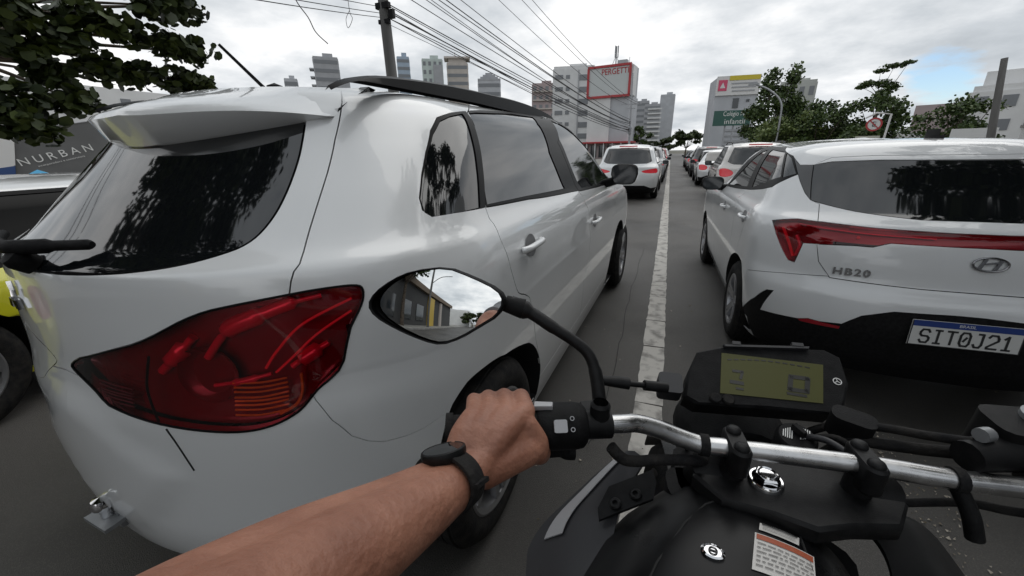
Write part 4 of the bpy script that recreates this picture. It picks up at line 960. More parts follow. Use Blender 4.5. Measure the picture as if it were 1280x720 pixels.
for x in (-.086, -.068): m.lathe([(.0085, .0), (.0085, .004), (.0070, .006), (.0001, .006)], 16, c=dq(x, -.047, .004), rot=DR)
m.build('dash_button', M_rubber, dash, 40)
m = MB(); m.rbox(dq(-.150, -.030, -.006), (.036, .034, .030), .006, DR); m.build('side_socket', M_greyplast, dash, 40)
# mirror on its stem
MN = Vector((.108, -.961, .254)).normalized(); MC = Vector((-.27, .416, 1.18)); MX = (Vector((1, 0, 0)) - MN * MN.x).normalized(); MY = MN.cross(MX); MR = Matrix(((MX.x, MY.x, MN.x), (MX.y, MY.y, MN.y), (MX.z, MY.z, MN.z)))
mo = [(-.1031, -.0128), (-.0927, .0062), (-.0666, .0264), (-.0373, .041), (.0118, .0505), (.0504, .0403), (.0868, .0273), (.0964, .0129), (.0863, -.0078), (.0638, -.0241), (.0374, -.0434), (.012, -.0554), (-.0139, -.0534), (-.0567, -.0422), (-.091, -.0284)]
mo = [tuple(q) for q in chaikin(mo, 1)]
m = MB(); n = len(mo); rings = []
for k, z in ((.955, .0012), (.985, .0030), (1.0, .0005), (1.01, -.006), (.97, -.016), (.80, -.026), (.4, -.032), (.05, -.033)): rings += [MC + MR @ Vector((x * k, y * k, z)) for x, y in mo]
m.add(rings, [(i * n + j, i * n + (j + 1) % n, (i + 1) * n + (j + 1) % n, (i + 1) * n + j) for i in range(7) for j in range(n)])
mir = m.build('mirror', M_plastic, bike, 50)
g = MB(); R_ = .62; vs, NR = [], 8
def sagz(x, y): return -.0006 - (R_ - math.sqrt(R_ * R_ - x * x - y * y)) + .0042
for k in range(NR, 0, -1): vs += [MC + MR @ Vector((x * .955 * k / NR, y * .955 * k / NR, sagz(x * k / NR, y * k / NR) - .0036)) for x, y in mo]
vs.append(MC + MR @ Vector((0, 0, sagz(0, 0) - .0036)))
fs = [(i * n + j, i * n + (j + 1) % n, (i + 1) * n + (j + 1) % n, (i + 1) * n + j) for i in range(NR - 1) for j in range(n)] + [((NR - 1) * n + j, (NR - 1) * n + (j + 1) % n, NR * n) for j in range(n)]
g.add(vs, [tuple(reversed(f)) for f in fs]); o = g.build('mirror_glass', M_mirror, mir, 80)
# exact normals of the curved glass
o.data.normals_split_custom_set_from_vertices([tuple((MR @ Vector(((MR.transposed() @ (Vector(v) - MC)).x / R_, (MR.transposed() @ (Vector(v) - MC)).y / R_, 1))).normalized()) for v in g.v])
m = MB(); m.tube(spline([(-.178, .452, 1.177), (-.15, .454, 1.168), (-.12, .452, 1.153), (-.088, .452, 1.136), (-.071, .449, 1.124), (-.060, .441, 1.106), (-.052, .428, 1.082), (-.046, .414, 1.055)], 5), [.0125] * 5 + [.0085] * 6 + [.0075] * 14 + [.0085] * 11, 12); m.build('mirror_stem', M_satin, bike, 60)
m = MB(); m.tube([(-.184, .449, 1.179), (-.160, .454, 1.172)], [.011, .0135], 14); m.build('mirror_joint', M_plastic, mir, 50)
# left switch block, perch, clutch lever and cable
GX = (Vector((-.027, .413, 1.055)) - Vector((-.113, .370, 1.06))).normalized()          # along the grip towards the bike
def gp(t): return Vector((-.113, .370, 1.06)) + GX * t
GF = UP.cross(GX).normalized(); GR = Matrix(((GF.x, (GX.cross(GF)).x, GX.x), (GF.y, (GX.cross(GF)).y, GX.y), (GF.z, (GX.cross(GF)).z, GX.z)))
m = MB(); m.tube([gp(-.10), gp(-.004)], .0165, 18); m.tube([gp(-.108), gp(-.10)], .019, 18); m.build('left_grip', M_rubber, bike, 50)
m = MB()
m.lathe([(.012, -.004), (.024, -.004), (.0265, .0), (.0275, .010), (.0275, .042), (.026, .052), (.022, .056), (.012, .056)], 28, c=gp(0), rot=frame(GF, GX)); sw = m.build('switch_block', M_greyplast if False else M_plastic, bike, 40)
m = MB(); m.lathe([(.012, -.012), (.0235, -.012), (.0235, -.003)], 24, c=gp(0), rot=frame(GF, GX)); m.build('switch_collar', M_rubber, sw, 40)
RS = frame(GX, (GF * -.75 + UP * .66)); bc = gp(.022) + (GF * -.75 + UP * .66).normalized() * .0275
m = MB(); m.rbox(bc + RS @ Vector((0, -.002, .001)), (.015, .014, .006), .002, RS); m.build('turn_switch', M_silver, sw, 40)
m = MB()
for dx, dy in ((.014, .006), (.014, -.006)): m.lathe([(.0026, 0), (.0026, .0012), (.0018, .0012), (.0018, 0)], 14, c=bc + RS @ Vector((dx, dy, .0006)), rot=RS)
m.build('switch_symbols', M_silver, sw)
RT = frame(GX, UP); m = MB(); m.prism([(-.012, -.004), (.010, -.006), (.012, .002), (-.010, .006)], 0, .006, gp(.006) + UP * .026, RT, .001); m.build('beam_switch', M_silver, sw)
m = MB(); m.tube(spline([gp(.03) - UP * .022, gp(.034) - UP * .036, gp(.045) - UP * .038], 4), .011, 10); m.box(gp(.018) - UP * .03, (.03, .02, .016), frame(GX, UP)); m.build('horn_button', M_plastic, sw, 40)
m = MB(); m.tube([gp(.058), gp(.088)], .0165, 16); m.box(gp(.073) + GF * .018, (.026, .03, .022), frame(GX, UP)); m.lathe([(.012, -.005), (.012, .02), (.009, .024)], 14, c=gp(.075) + UP * .008); pr = m.build('lever_perch', M_satin, bike, 35)
m = MB(); m.tube(spline([gp(.07) + GF * .035 - UP * .004, gp(.03) + GF * .050 - UP * .012, gp(-.03) + GF * .046 - UP * .022, gp(-.09) + GF * .042 - UP * .026], 5), [.007] * 5 + [.006] * 6 + [.0065] * 5, 10); m.build('clutch_lever', M_satin, pr, 60)
m = MB(); m.tube([(-.062, .488, 1.064), (-.035, .496, 1.062), (-.020, .500, 1.060)], [.006, .0085, .0085], 12); m.tube([(-.020, .500, 1.060), (.008, .512, 1.055)], .004, 10); m.tube([(.000, .508, 1.057), (.03, .52, 1.052)], .0075, 10); m.build('cable_adjuster', M_satin, pr, 50)
m = MB(); m.tube([(-.060, .489, 1.064), (-.066, .487, 1.064)], .009, 12); m.build('adjuster_end', M_rubber, pr, 50)
def hose(pts, r, name='cable', mat=M_rubber): 
    m = MB(); m.tube(spline(pts, 8), r, 8); return m.build(name, mat, bike, 60)
hose([(-.03, .395, 1.035), (-.01, .398, 1.018), (.03, .425, 1.008), (.075, .455, .995), (.10, .50, .96)], .007, 'wire_loom')
hose([(-.012, .445, 1.032), (.02, .47, 1.028), (.05, .50, 1.00), (.07, .53, .95)], .0035, 'cable', M_plastic)
m = MB(); m.tube([(-.022, .452, 1.036), (-.012, .455, 1.036)], .0042, 8); m.build('cable_ferrule', M_silver, bike, 50)
m = MB(); m.rbox(Y0 - UP * .075 + BX * -.045 + BF * .03, (.16, .11, .10), .03, R); m.rbox(Y0 - UP * .06 + BX * -.115 + BF * .005, (.05, .06, .07), .02, R); m.rbox(Y0 - UP * .10 - BX * .10 + BF * -.02, (.06, .05, .05), .02, R); m.build('steering_head_cover', M_plastic, bike, 40)
# right side: brake master cylinder, hoses
m = MB(); RB = frame(BX, (0, -.12, 1)); rc = Vector((.405, .545, 1.055))
m.rbox(rc, (.075, .05, .045), .014, RB); m.tube([Vector((.345, .508, 1.04)), Vector((.40, .535, 1.045))], [.017, .024], 14); m.tube([Vector((.395, .505, 1.022)), Vector((.45, .505, 1.024))], .017, 14); mc = m.build('brake_master_cylinder', M_satin, bike, 35)
m = MB(); m.tube([(.495, .491, 1.0345), (.60, .445, 1.05)], .0165, 16); m.build('right_grip', M_rubber, bike, 50)
m = MB(); m.lathe([(.019, .0), (.019, .006), (.0165, .008), (.0160, .005), (.0001, .005)], 24, c=rc + RB @ Vector((.015, .004, .0225)), rot=RB); m.build('reservoir_window', M_metal, mc, 40)
m = MB(); m.tube([(.352, .514, 1.066), (.362, .520, 1.066)], .008, 12); m.build('banjo_bolt', M_metal, mc, 40)
m = MB(); m.tube(spline([(.40, .58, 1.05), (.45, .60, 1.04), (.52, .56, 1.035), (.60, .52, 1.03)], 5), .007, 10); m.build('brake_lever', M_satin, bike, 60)
hose([(.352, .516, 1.055), (.330, .545, 1.035), (.30, .572, 1.018), (.26, .595, .995), (.22, .61, .95)], .0055, 'brake_hose')
hose([(.36, .53, 1.03), (.335, .552, 1.010), (.305, .565, .998), (.27, .575, .985), (.245, .585, .94)], .0075, 'throttle_cable')
hose([(.28, .51, .985), (.262, .52, .995), (.235, .545, 1.0), (.212, .565, .985)], .0045, 'wire_loom', M_greyplast)
hose([(.30, .52, .96), (.28, .525, .985), (.25, .555, 1.0), (.22, .58, .97)], .004, 'cable')
m = MB(); m.rbox((.272, .585, 1.005), (.05, .03, .034), .012, frame((.95, -.3, -.1), (0, -.2, 1))); m.build('dash_side_cover', M_plastic, bike, 40)
hose([(.42, .50, .99), (.40, .515, .975), (.37, .53, .96), (.30, .54, .92)], .005, 'cable')
# tank: lofted along the bike's heading
S0 = Vector((.115, .375, 0))
TS = [(.115, .86, .935, .085, .085), (.09, .84, .955, .105, .11), (.05, .80, .972, .125, .135), (.0, .78, .978, .135, .160), (-.06, .77, .974, .138, .172), (-.13, .77, .958, .130, .165), (-.20, .77, .925, .11, .14), (-.27, .77, .885, .085, .105), (-.32, .77, .86, .06, .08)]
m = MB(); NT = 33; vs = []
for (t, zb, zt, wt, wb) in TS:
    for k in range(NT):
        u = -1 + 2 * k / (NT - 1); a = u * math.pi / 2
        ex = abs(math.sin(a)) ** .9 * (1 if a > 0 else -1); zz_ = zb + (zt - zb) * (abs(math.cos(a)) ** .62); w_ = (wb if zz_ < zb + .4 * (zt - zb) else wt + (wb - wt) * (1 - (zz_ - zb) / (zt - zb)))
        x_ = ex * (wt + (wb - wt) * (1 - (zz_ - zb) / (zt - zb)))
        vs.append(S0 + HB * t + SB * x_ + UP * zz_)
fs = [(i * NT + j, (i + 1) * NT + j, (i + 1) * NT + j + 1, i * NT + j + 1) for i in range(len(TS) - 1) for j in range(NT - 1)] + [tuple(range(NT)), tuple(range((len(TS) - 1) * NT, len(TS) * NT))[::-1]]
m.add(vs, fs); tank = m.build('fuel_tank', M_gloss, bike, 50)
tv = [Vector(q) for q in vs]
def on_tank(x, y, off=0.001):
    """point of the tank top above plan position x, y"""
    from mathutils import geometry
    best = None
    for f in fs[:-2]:
        for tri in ((f[0], f[1], f[2]), (f[0], f[2], f[3])):
            p = geometry.intersect_ray_tri(tv[tri[0]], tv[tri[1]], tv[tri[2]], Vector((0, 0, -1)), Vector((x, y, 2)), True)
            if p is not None and (best is None or p.z > best[0].z):
                n_ = (tv[tri[1]] - tv[tri[0]]).cross(tv[tri[2]] - tv[tri[0]]).normalized(); best = (p, n_ if n_.z > 0 else -n_)
    return best if best else (Vector((x, y, .95)), UP)
m = MB(); m.tube([on_tank(*(S0 + HB * t + SB * s_).xy)[0] for t, s_ in ((.08, -.02), (.05, -.03), (.02, -.045), (-.02, -.052), (-.08, -.055), (-.14, -.05))], .0014, 6); m.tube([on_tank(*(S0 + HB * t + SB * s_).xy)[0] for t, s_ in ((.08, .03), (.05, .045), (.02, .06), (-.02, .068), (-.08, .07))], .0014, 6); m.build('tank_seam', M_liner, tank)
P, N = on_tank(.084, .345); Rk = frame((1, -.1, 0), N); m = MB(); E_ = Matrix.Scale(1.35, 3, (1, 0, 0))
m.lathe([(.0085, 0), (.0085, .003), (.0070, .0045), (.0060, .0030), (.0001, .0030)], 24, c=P, rot=Rk @ E_); m.build('fuel_cap_lock', M_chrome, tank, 40)
m = MB(); m.box(P + Rk @ Vector((0, 0, .0036)), (.008, .0015, .001), Rk); m.lathe([(.0045, .0031), (.0045, .0042), (.0036, .0042)], 16, c=P, rot=Rk); m.build('key_slot', M_ink, tank)
def label_on(pts, mat, name, off, parent):
    m = MB(); A, B, C_, D_ = [Vector(q) for q in pts]; nu = 6 if (D_ - A).length > .02 else 1; nv = 6 if (B - A).length > .02 else 1; v = []
    for i in range(nu + 1):
        for j in range(nv + 1):
            u_, w_ = i / nu, j / nv; q = (A * (1 - u_) + D_ * u_) * (1 - w_) + (B * (1 - u_) + C_ * u_) * w_; p_, n_ = on_tank(q.x, q.y); v.append(p_ + n_ * off)
    m.add(v, [(i * (nv + 1) + j, (i + 1) * (nv + 1) + j, (i + 1) * (nv + 1) + j + 1, i * (nv + 1) + j + 1) for i in range(nu) for j in range(nv)]); return m.build(name, mat, parent)
L0, LU, LV = Vector((.128, .384)), Vector((.056, .002)), Vector((-.010, -.045))
def lq(u, v): q = L0 + LU * u + LV * v; return (q.x, q.y)
M_print = principled('grey_print', (.22, .21, .20), .6)
lab = label_on([lq(0, 0), lq(0, 1), lq(1, 1), lq(1, 0)], M_paper, 'warning_label', .0012, tank)
label_on([lq(.03, .04), lq(.03, .2), lq(.97, .2), lq(.97, .04)], M_orange, 'label_band', .0020, lab)
for r_ in range(6):
    v0 = .30 + r_ * .11; random.seed(r_); u0 = .05
    while u0 < .92:
        w_ = random.uniform(.04, .16); label_on([lq(u0, v0), lq(u0, v0 + .03), lq(min(.96, u0 + w_), v0 + .03), lq(min(.96, u0 + w_), v0)], M_print, 'label_print', .0022, lab); u0 += w_ + .03
K0, KU, KV = Vector((.136, .401)), Vector((.038, .0005)), Vector((-.003, -.011))
def kq(u, v): q = K0 + KU * u + KV * v; return (q.x, q.y)
lab2 = label_on([kq(0, 0), kq(0, 1), kq(1, 1), kq(1, 0)], M_paper, 'warning_label', .0012, tank)
label_on([kq(.05, .12), kq(.05, .26), kq(.95, .26), kq(.95, .12)], M_ink, 'label_print', .0022, lab2)
for v0 in (.42, .6, .78): label_on([kq(.08, v0), kq(.08, v0 + .05), kq(.9, v0 + .05), kq(.9, v0)], M_print, 'label_print', .0022, lab2)
# tank side shrouds
def sheet(rows_, name, mat, parent, th=.006):
    m = MB(); k = len(rows_[0]); n = len(rows_); A = [Vector(q) for r_ in rows_ for q in r_]; B = [q - UP * th for q in A]; m.add(A + B, [(i * k + j, i * k + j + 1, (i + 1) * k + j + 1, (i + 1) * k + j) for i in range(n - 1) for j in range(k - 1)] + [(n * k + i * k + j, n * k + (i + 1) * k + j, n * k + (i + 1) * k + j + 1, n * k + i * k + j + 1) for i in range(n - 1) for j in range(k - 1)])
    E = [(j, j + 1) for j in range(k - 1)] + [((n - 1) * k + j + 1, (n - 1) * k + j) for j in range(k - 1)] + [((i + 1) * k, i * k) for i in range(n - 1)] + [(i * k + k - 1, (i + 1) * k + k - 1) for i in range(n - 1)]
    m.add(A + B, [(b, a, n * k + a, n * k + b) for a, b in E]); return m.build(name, mat, parent, 40)
LO = spline([(-.022, .478, .955), (-.050, .462, .928), (-.084, .440, .890), (-.118, .418, .850), (-.130, .385, .835), (-.122, .350, .835), (-.11, .30, .835)], 4)
LI = spline([(.012, .470, .962), (.000, .445, .950), (-.010, .420, .938), (-.014, .405, .925), (-.016, .385, .918), (-.02, .35, .91), (-.03, .30, .905)], 4)
rows_ = []
for a, b in zip(LO, LI): rows_.append([a, a * .72 + b * .28 + UP * .010, a * .45 + b * .55 + UP * .012, a * .15 + b * .85 + UP * .006, b])
shr = sheet(rows_, 'left_shroud', M_greyplast, bike)
ST = [[a * .80 + b * .20 + UP * .0115, a * .58 + b * .42 + UP * .0155] for a, b in list(zip(LO, LI))[2:17]]
sheet(ST, 'silver_strip', M_silver, shr, .002)
BR = [[Vector((-.030, .425, .945)), Vector((.022, .452, .966))], [Vector((-.040, .402, .928)), Vector((.028, .436, .962))], [Vector((-.036, .390, .922)), Vector((.026, .420, .950))]]
br = sheet(BR, 'tank_bracket', M_satin, bike, .004)
for q in ((-.018, .405, .938), (.005, .419, .948)):
    m = MB(); Rb = frame((1, 0, 0), (-.3, -.25, .9)); m.lathe([(.0075, 0), (.0075, .004), (.006, .0055), (.0035, .0055), (.0032, .002), (.0001, .002)], 18, c=Vector(q), rot=Rb); m.build('bracket_bolt', M_satin, br, 40)
RO = spline([(.262, .500, .92), (.30, .535, .905), (.345, .556, .90), (.375, .555, .885), (.395, .535, .865), (.40, .50, .855), (.38, .44, .845), (.34, .38, .84)], 4)
RI = spline([(.222, .470, .945), (.24, .478, .945), (.262, .474, .94), (.275, .462, .932), (.278, .44, .925), (.272, .41, .915), (.255, .37, .905), (.23, .32, .90)], 4)
sheet([[a, a * .7 + b * .3 + UP * .012, a * .4 + b * .6 + UP * .012, b] for a, b in zip(RO, RI)], 'right_shroud', M_gloss, bike)
# the machine below: forks, head lamp, wheel, engine, seat
SH = (c1 + c2) / 2; ax = SH + BF * .40 - UP * (SH.z - .31)
m = MB()
for sx in (-1, 1): m.tube([SH + BX * .095 * sx - UP * .03, ax + BX * .095 * sx], [.021, .026], 14)
m.tube([ax - BX * .11, ax + BX * .11], .012, 10); m.build('front_fork', M_satin, bike, 50)
m = MB(); m.lathe([(.001, .09), (.06, .085), (.085, .05), (.09, 0), (.07, -.07), (.02, -.09), (.001, -.09)], 24, c=SH + BF * .20 - UP * .14, rot=frame(BX, BF)); m.build('headlamp', M_plastic, bike, 50)
fwheel = bpy.data.objects.new('front_wheel', None); COL.objects.link(fwheel); fwheel.parent = bike; fwheel.location = ax
RW = frame(UP, BX); m = MB(); m.lathe([(.225, -.045), (.25, -.055), (.285, -.045), (.302, -.02), (.305, 0), (.302, .02), (.285, .045), (.25, .055), (.225, .045)], 48, rot=RW); m.build('tyre', M_rubber, fwheel, 50)
m = MB(); m.lathe([(.228, .045), (.21, .03), (.21, -.03), (.228, -.045)], 40, rot=RW); m.lathe([(.04, .05), (.04, -.05)], 20, rot=RW)
for k in range(10): a = math.radians(36 * k); m.tube([RW @ Vector((.035 * math.cos(a), .035 * math.sin(a), 0)), RW @ Vector((.215 * math.cos(a + .1), .215 * math.sin(a + .1), 0))], .012, 8)
m.build('rim', M_dalloy, fwheel, 40)
m = MB(); m.lathe([(.335, -.05), (.345, 0), (.335, .05), (.33, .05), (.338, 0), (.33, -.05)], 30, c=ax, rot=RW, a0=math.radians(-70), a1=math.radians(60)); m.build('front_mudguard', M_gloss, bike, 50)
EC = S0 - HB * .05 + UP * .48; RE = frame(SB, UP)
m = MB(); m.rbox(EC, (.28, .42, .30), .06, RE); m.tube([EC - SB * .17 - HB * .02 - UP * .05, EC + SB * .17 - HB * .02 - UP * .05], .11, 24)
for k in range(6): m.rbox(EC + HB * .14 + UP * (.16 + .025 * k), (.19, .17, .010), .03, RE)
m.build('engine', M_satin, bike, 40)
m = MB()
for sx in (-1, 1): m.tube(spline([Y0 - UP * .06, S0 + HB * .08 + SB * .10 * sx + UP * .72, S0 - HB * .2 + SB * .12 * sx + UP * .55, S0 - HB * .42 + SB * .12 * sx + UP * .42], 5), .022, 12)
m.build('frame', M_satin, bike, 50)
m = MB(); m.rbox(S0 + HB * .06 + UP * .845, (.20, .16, .12), .03, RE); m.build('frame_cover', M_plastic, bike, 40)
SC0 = S0 - HB * .58 + UP * .80; m = MB(); m.rbox(SC0, (.27, .62, .09), .09, RE); m.build('seat', M_rubber, bike, 50)
rwheel = bpy.data.objects.new('rear_wheel', None); COL.objects.link(rwheel); rwheel.parent = bike; rwheel.location = S0 - HB * .80 + UP * .31
RW2 = frame(UP, SB); m = MB(); m.lathe([(.225, -.06), (.25, -.07), (.285, -.06), (.302, -.03), (.31, 0), (.302, .03), (.285, .06), (.25, .07), (.225, .06)], 48, rot=RW2); m.build('tyre', M_rubber, rwheel, 50)
m = MB(); m.lathe([(.228, .06), (.21, .04), (.21, -.04), (.228, -.06)], 40, rot=RW2); m.lathe([(.05, .06), (.05, -.06)], 20, rot=RW2)
for k in range(10): a = math.radians(36 * k); m.tube([RW2 @ Vector((.045 * math.cos(a), .045 * math.sin(a), 0)), RW2 @ Vector((.215 * math.cos(a + .1), .215 * math.sin(a + .1), 0))], .013, 8)
m.build('rim', M_dalloy, rwheel, 40)
m = MB()
for sx in (-1, 1): m.tube([S0 - HB * .32 + SB * .09 * sx + UP * .38, S0 - HB * .80 + SB * .09 * sx + UP * .31], .025, 10)
m.tube(spline([EC + HB * .1 - UP * .1 + SB * .1, EC - UP * .2 + SB * .14, S0 - HB * .5 + SB * .17 + UP * .33, S0 - HB * .95 + SB * .18 + UP * .42], 5), .035, 14); m.build('swingarm_and_exhaust', M_satin, bike, 50)

# ------------------------------------------------------------------ the rider's left arm
def capsule(mb, pts, rads, n=14):
    P = spline(pts, 6); R_ = [];  k = len(pts)
    for i in range(len(P)):
        t = i / (len(P) - 1) * (k - 1); a = min(int(t), k - 2); u = t - a; R_.append(rads[a] * (1 - u) + rads[a + 1] * u)
    d0 = (P[0] - P[1]).normalized(); d1 = (P[-1] - P[-2]).normalized()
    PP = [P[0] + d0 * R_[0] * .92, P[0] + d0 * R_[0] * .7] + P + [P[-1] + d1 * R_[-1] * .7, P[-1] + d1 * R_[-1] * .92]
    RR = [R_[0] * .38, R_[0] * .72] + R_ + [R_[-1] * .72, R_[-1] * .38]
    mb.tube(PP, RR, n)
def G(t): return gp(-t)          # t metres from the inner end of the grip towards its tip
hand = MB()
W0 = Vector((-.160, .272, 1.068)); AX = [Vector(q) for q in ((-.164, .253, 1.073), (-.174, .196, 1.091), (-.183, .125, 1.121), (-.182, .065, 1.150), (-.168, .025, 1.178))]
fing = [(.017, .95, .0108), (.0375, 1.0, .0110), (.057, .95, .0105), (.0745, .82, .0092)]
mcps = []
for t, k, r_ in fing:
    B = G(t); mcp = B - GF * .014 + UP * .0320; pip_ = B + GF * (.034 * k) + UP * .018; dip = B + GF * (.034 * k) - UP * .016; tip = B + GF * .008 - UP * .030
    mcps.append(mcp); capsule(hand, [mcp, (mcp + pip_) / 2 + UP * .004, pip_, dip, tip], [r_ * 1.08, r_ * .98, r_ * 1.0, r_ * .86, r_ * .78])
    wv = W0 + (G(t) - G(.05)) * .42 + UP * .002
    capsule(hand, [wv, (wv + mcp) / 2 + UP * .006, mcp], [.0150, .0150, r_ * 1.12])
# palm body, heel and thenar, web to the thumb
for t in (.027, .048, .068):
    q = G(t); capsule(hand, [W0 + (q - G(.05)) * .4 - UP * .006, q - GF * .03 + UP * .012, q - GF * .012 + UP * .022], [.0165, .0155, .0115])
capsule(hand, [W0 + GX * .018 - UP * .004, G(.018) - GF * .036 - UP * .001, G(.006) - GF * .028 - UP * .009], [.0175, .0185, .0140])
capsule(hand, [G(.009) - GF * .031 - UP * .007, G(.001) - GF * .021 - UP * .020, G(.004) - GF * .002 - UP * .030, G(.018) + GF * .014 - UP * .030], [.0150, .0128, .0115, .0095])
capsule(hand, [mcps[0] - GF * .012 - UP * .006, G(.006) - GF * .030 + UP * .004, G(.006) - GF * .034 - UP * .008], [.011, .013, .013])
# wrist to elbow, two bones side by side for an oval section, then the upper arm
sx = GX * .011
for s_ in (-1, 1):
    capsule(hand, [W0 + sx * s_ + (mcps[1] - W0) * .12, AX[0] + sx * s_, AX[1] + sx * s_ * 1.1, AX[2] + sx * s_ * 1.3, AX[3] + sx * s_ * 1.2, AX[4] + sx * s_ * .8], [.0200, .0208, .0265, .0320, .0355, .0370], 20)
capsule(hand, [AX[4], Vector((-.150, -.06, 1.185)), Vector((-.10, -.18, 1.21)), Vector((-.07, -.26, 1.23))], [.040, .044, .050, .055], 20)
me = bpy.data.meshes.new('person'); me.from_pydata(hand.v, [], hand.f); me.update()
tmp = bpy.data.objects.new('person_tmp', me); COL.objects.link(tmp)
r_ = tmp.modifiers.new('r', 'REMESH'); r_.mode = 'VOXEL'; r_.voxel_size = .0019; r_.use_smooth_shade = True
s_ = tmp.modifiers.new('s', 'SMOOTH'); s_.factor = .5; s_.iterations = 14
bpy.context.view_layer.update(); dg = bpy.context.evaluated_depsgraph_get(); me2 = bpy.data.meshes.new_from_object(tmp.evaluated_get(dg)); bpy.data.objects.remove(tmp)
me2.name = 'person'; me2.materials.clear(); me2.materials.append(M_skin); me2.shade_smooth()
person = bpy.data.objects.new('person', me2); COL.objects.link(person)
set_tags(person, "rider's bare left arm, the hand closed round the motorbike grip", 'person')
m = MB(); m.tube(spline([(-.154, -.05, 1.184), (-.138, -.09, 1.19), (-.10, -.18, 1.21), (-.07, -.26, 1.23), (.0, -.30, 1.22)], 6), [.056, .058, .059, .060, .060, .061, .062, .063, .064, .065, .066, .068, .070, .072, .074, .076, .078, .08, .082, .084, .085, .086, .086, .086, .08], 20)
sl = m.build('shirt_sleeve', vary(principled('grey_cloth', (.2, .2, .21), .9), 14, (.16, .16, .17), (.24, .24, .25), bump=.3, bscale=120), person, 60)
# nail on the thumb is hidden; the watch sits on the wrist
watch = thing('wristwatch', 'black wristwatch with round dark face on the wrist of the rider', 'watch')
wd_ = (AX[1] - AX[0]).normalized(); wc = AX[0] + wd_ * .004; wz_ = (Vector((-.33, -.02, .92))); wz_ = (wz_ - wd_ * wz_.dot(wd_)).normalized(); wy = wd_.cross(wz_)
m = MB(); n = 40; vs = []
prof = [(-.0105, 0), (-.0105, .0030), (-.009, .0042), (.009, .0042), (.0105, .0030), (.0105, 0)]
for k in range(n):
    a = 2 * math.pi * k / n; rad = Vector((math.cos(a), math.sin(a)));
    for t, h_ in prof:
        g_ = 1 + (t / .0105) * .03
        vs.append(wc + wd_ * t + (wy * (rad.x * .0330) + wz_ * (rad.y * .0248)) * g_ + (wy * rad.x + wz_ * rad.y) * h_)
k6 = len(prof); m.add(vs, [(i * k6 + j, i * k6 + j + 1, ((i + 1) % n) * k6 + j + 1, ((i + 1) % n) * k6 + j) for i in range(n) for j in range(k6 - 1)])
m.build('strap', M_rubber, watch, 50)
cc = wc + wz_ * .0262; RC = frame(wd_, wz_)
m = MB(); m.lathe([(.0190, -.006), (.0212, -.003), (.0218, .001), (.0212, .0036), (.0196, .0046), (.0190, .0040)], 40, c=cc, rot=RC); m.box(cc + RC @ Vector((0, -.0225, .000)), (.006, .004, .004), RC); m.build('watch_case', M_satin, watch, 35)
m = MB(); m.lathe([(.0191, .0041), (.0001, .0045)], 40, c=cc, rot=RC); m.build('watch_face', M_glass, watch, 50)
m = MB(); m.box(wc - wy * .0370, (.008, .004, .019), frame(wy, wd_)); m.build('strap_loop', M_rubber, watch)
# ------------------------------------------------------------------ ground, road, pavements
def structure(o, kind='structure'): o['kind'] = kind; return o
def grid_sheet(name, x0, x1, y0, y1, z, mat, nx=1, ny=1, jitter=0.0):
    m = MB(); rnd = random.Random(3)
    vs = [(x0 + (x1 - x0) * i / nx, y0 + (y1 - y0) * j / ny, z + (rnd.uniform(-jitter, jitter) if jitter else 0)) for i in range(nx + 1) for j in range(ny + 1)]
    m.add(vs, [(i * (ny + 1) + j, (i + 1) * (ny + 1) + j, (i + 1) * (ny + 1) + j + 1, i * (ny + 1) + j + 1) for i in range(nx) for j in range(ny)])
    return structure(m.build(name, mat))
M_earth = vary(principled("dry_ground", (.12, .11, .09), .95), .05, (.07, .075, .05), (.16, .145, .12))
M_road = vary(principled("asphalt", (.05, .05, .05), .8), .55, (.056, .052, .047), (.094, .088, .081), .3, .7, 10, rough=(.48, .7), bump=.55, bscale=260)
M_side = vary(principled("pavement_concrete", (.25, .24, .22), .9), 1.2, (.18, .175, .16), (.30, .29, .27), bump=.2, bscale=60)
# asphalt: fine stones and darker repair stains on top of the broad tone
nt = M_road.node_tree; b = nt.nodes['Principled BSDF']; src = b.inputs['Base Color'].links[0].from_socket
tcn = nt.nodes.new('ShaderNodeTexCoord'); vo = nt.nodes.new('ShaderNodeTexVoronoi'); vo.inputs['Scale'].default_value = 170; nt.links.new(tcn.outputs['Object'], vo.inputs['Vector'])
rm = nt.nodes.new('ShaderNodeValToRGB'); rm.color_ramp.elements[0].position = .0; rm.color_ramp.elements[0].color = (1.7, 1.68, 1.62, 1); rm.color_ramp.elements[1].position = .45; rm.color_ramp.elements[1].color = (.82, .82, .82, 1)
nt.links.new(vo.outputs['Distance'], rm.inputs[0]); mu = nt.nodes.new('ShaderNodeMix'); mu.data_type = 'RGBA'; mu.blend_type = 'MULTIPLY'; mu.inputs['Factor'].default_value = .8
nt.links.new(src, mu.inputs['A']); nt.links.new(rm.outputs[0], mu.inputs['B'])
n3 = nt.nodes.new('ShaderNodeTexNoise'); n3.inputs['Scale'].default_value = .7; n3.inputs['Detail'].default_value = 7; nt.links.new(tcn.outputs['Object'], n3.inputs['Vector'])
r3 = nt.nodes.new('ShaderNodeValToRGB'); r3.color_ramp.elements[0].position = .36; r3.color_ramp.elements[0].color = (.44, .43, .41, 1); r3.color_ramp.elements[1].position = .52; r3.color_ramp.elements[1].color = (1, 1, 1, 1)
nt.links.new(n3.outputs['Fac'], r3.inputs[0]); m2 = nt.nodes.new('ShaderNodeMix'); m2.data_type = 'RGBA'; m2.blend_type = 'MULTIPLY'; m2.inputs['Factor'].default_value = .85
nt.links.new(mu.outputs['Result'], m2.inputs['A']); nt.links.new(r3.outputs[0], m2.inputs['B']); nt.links.new(m2.outputs['Result'], b.inputs['Base Color'])
grid_sheet('ground', -1500, 1500, -1500, 1500, -.02, M_earth)
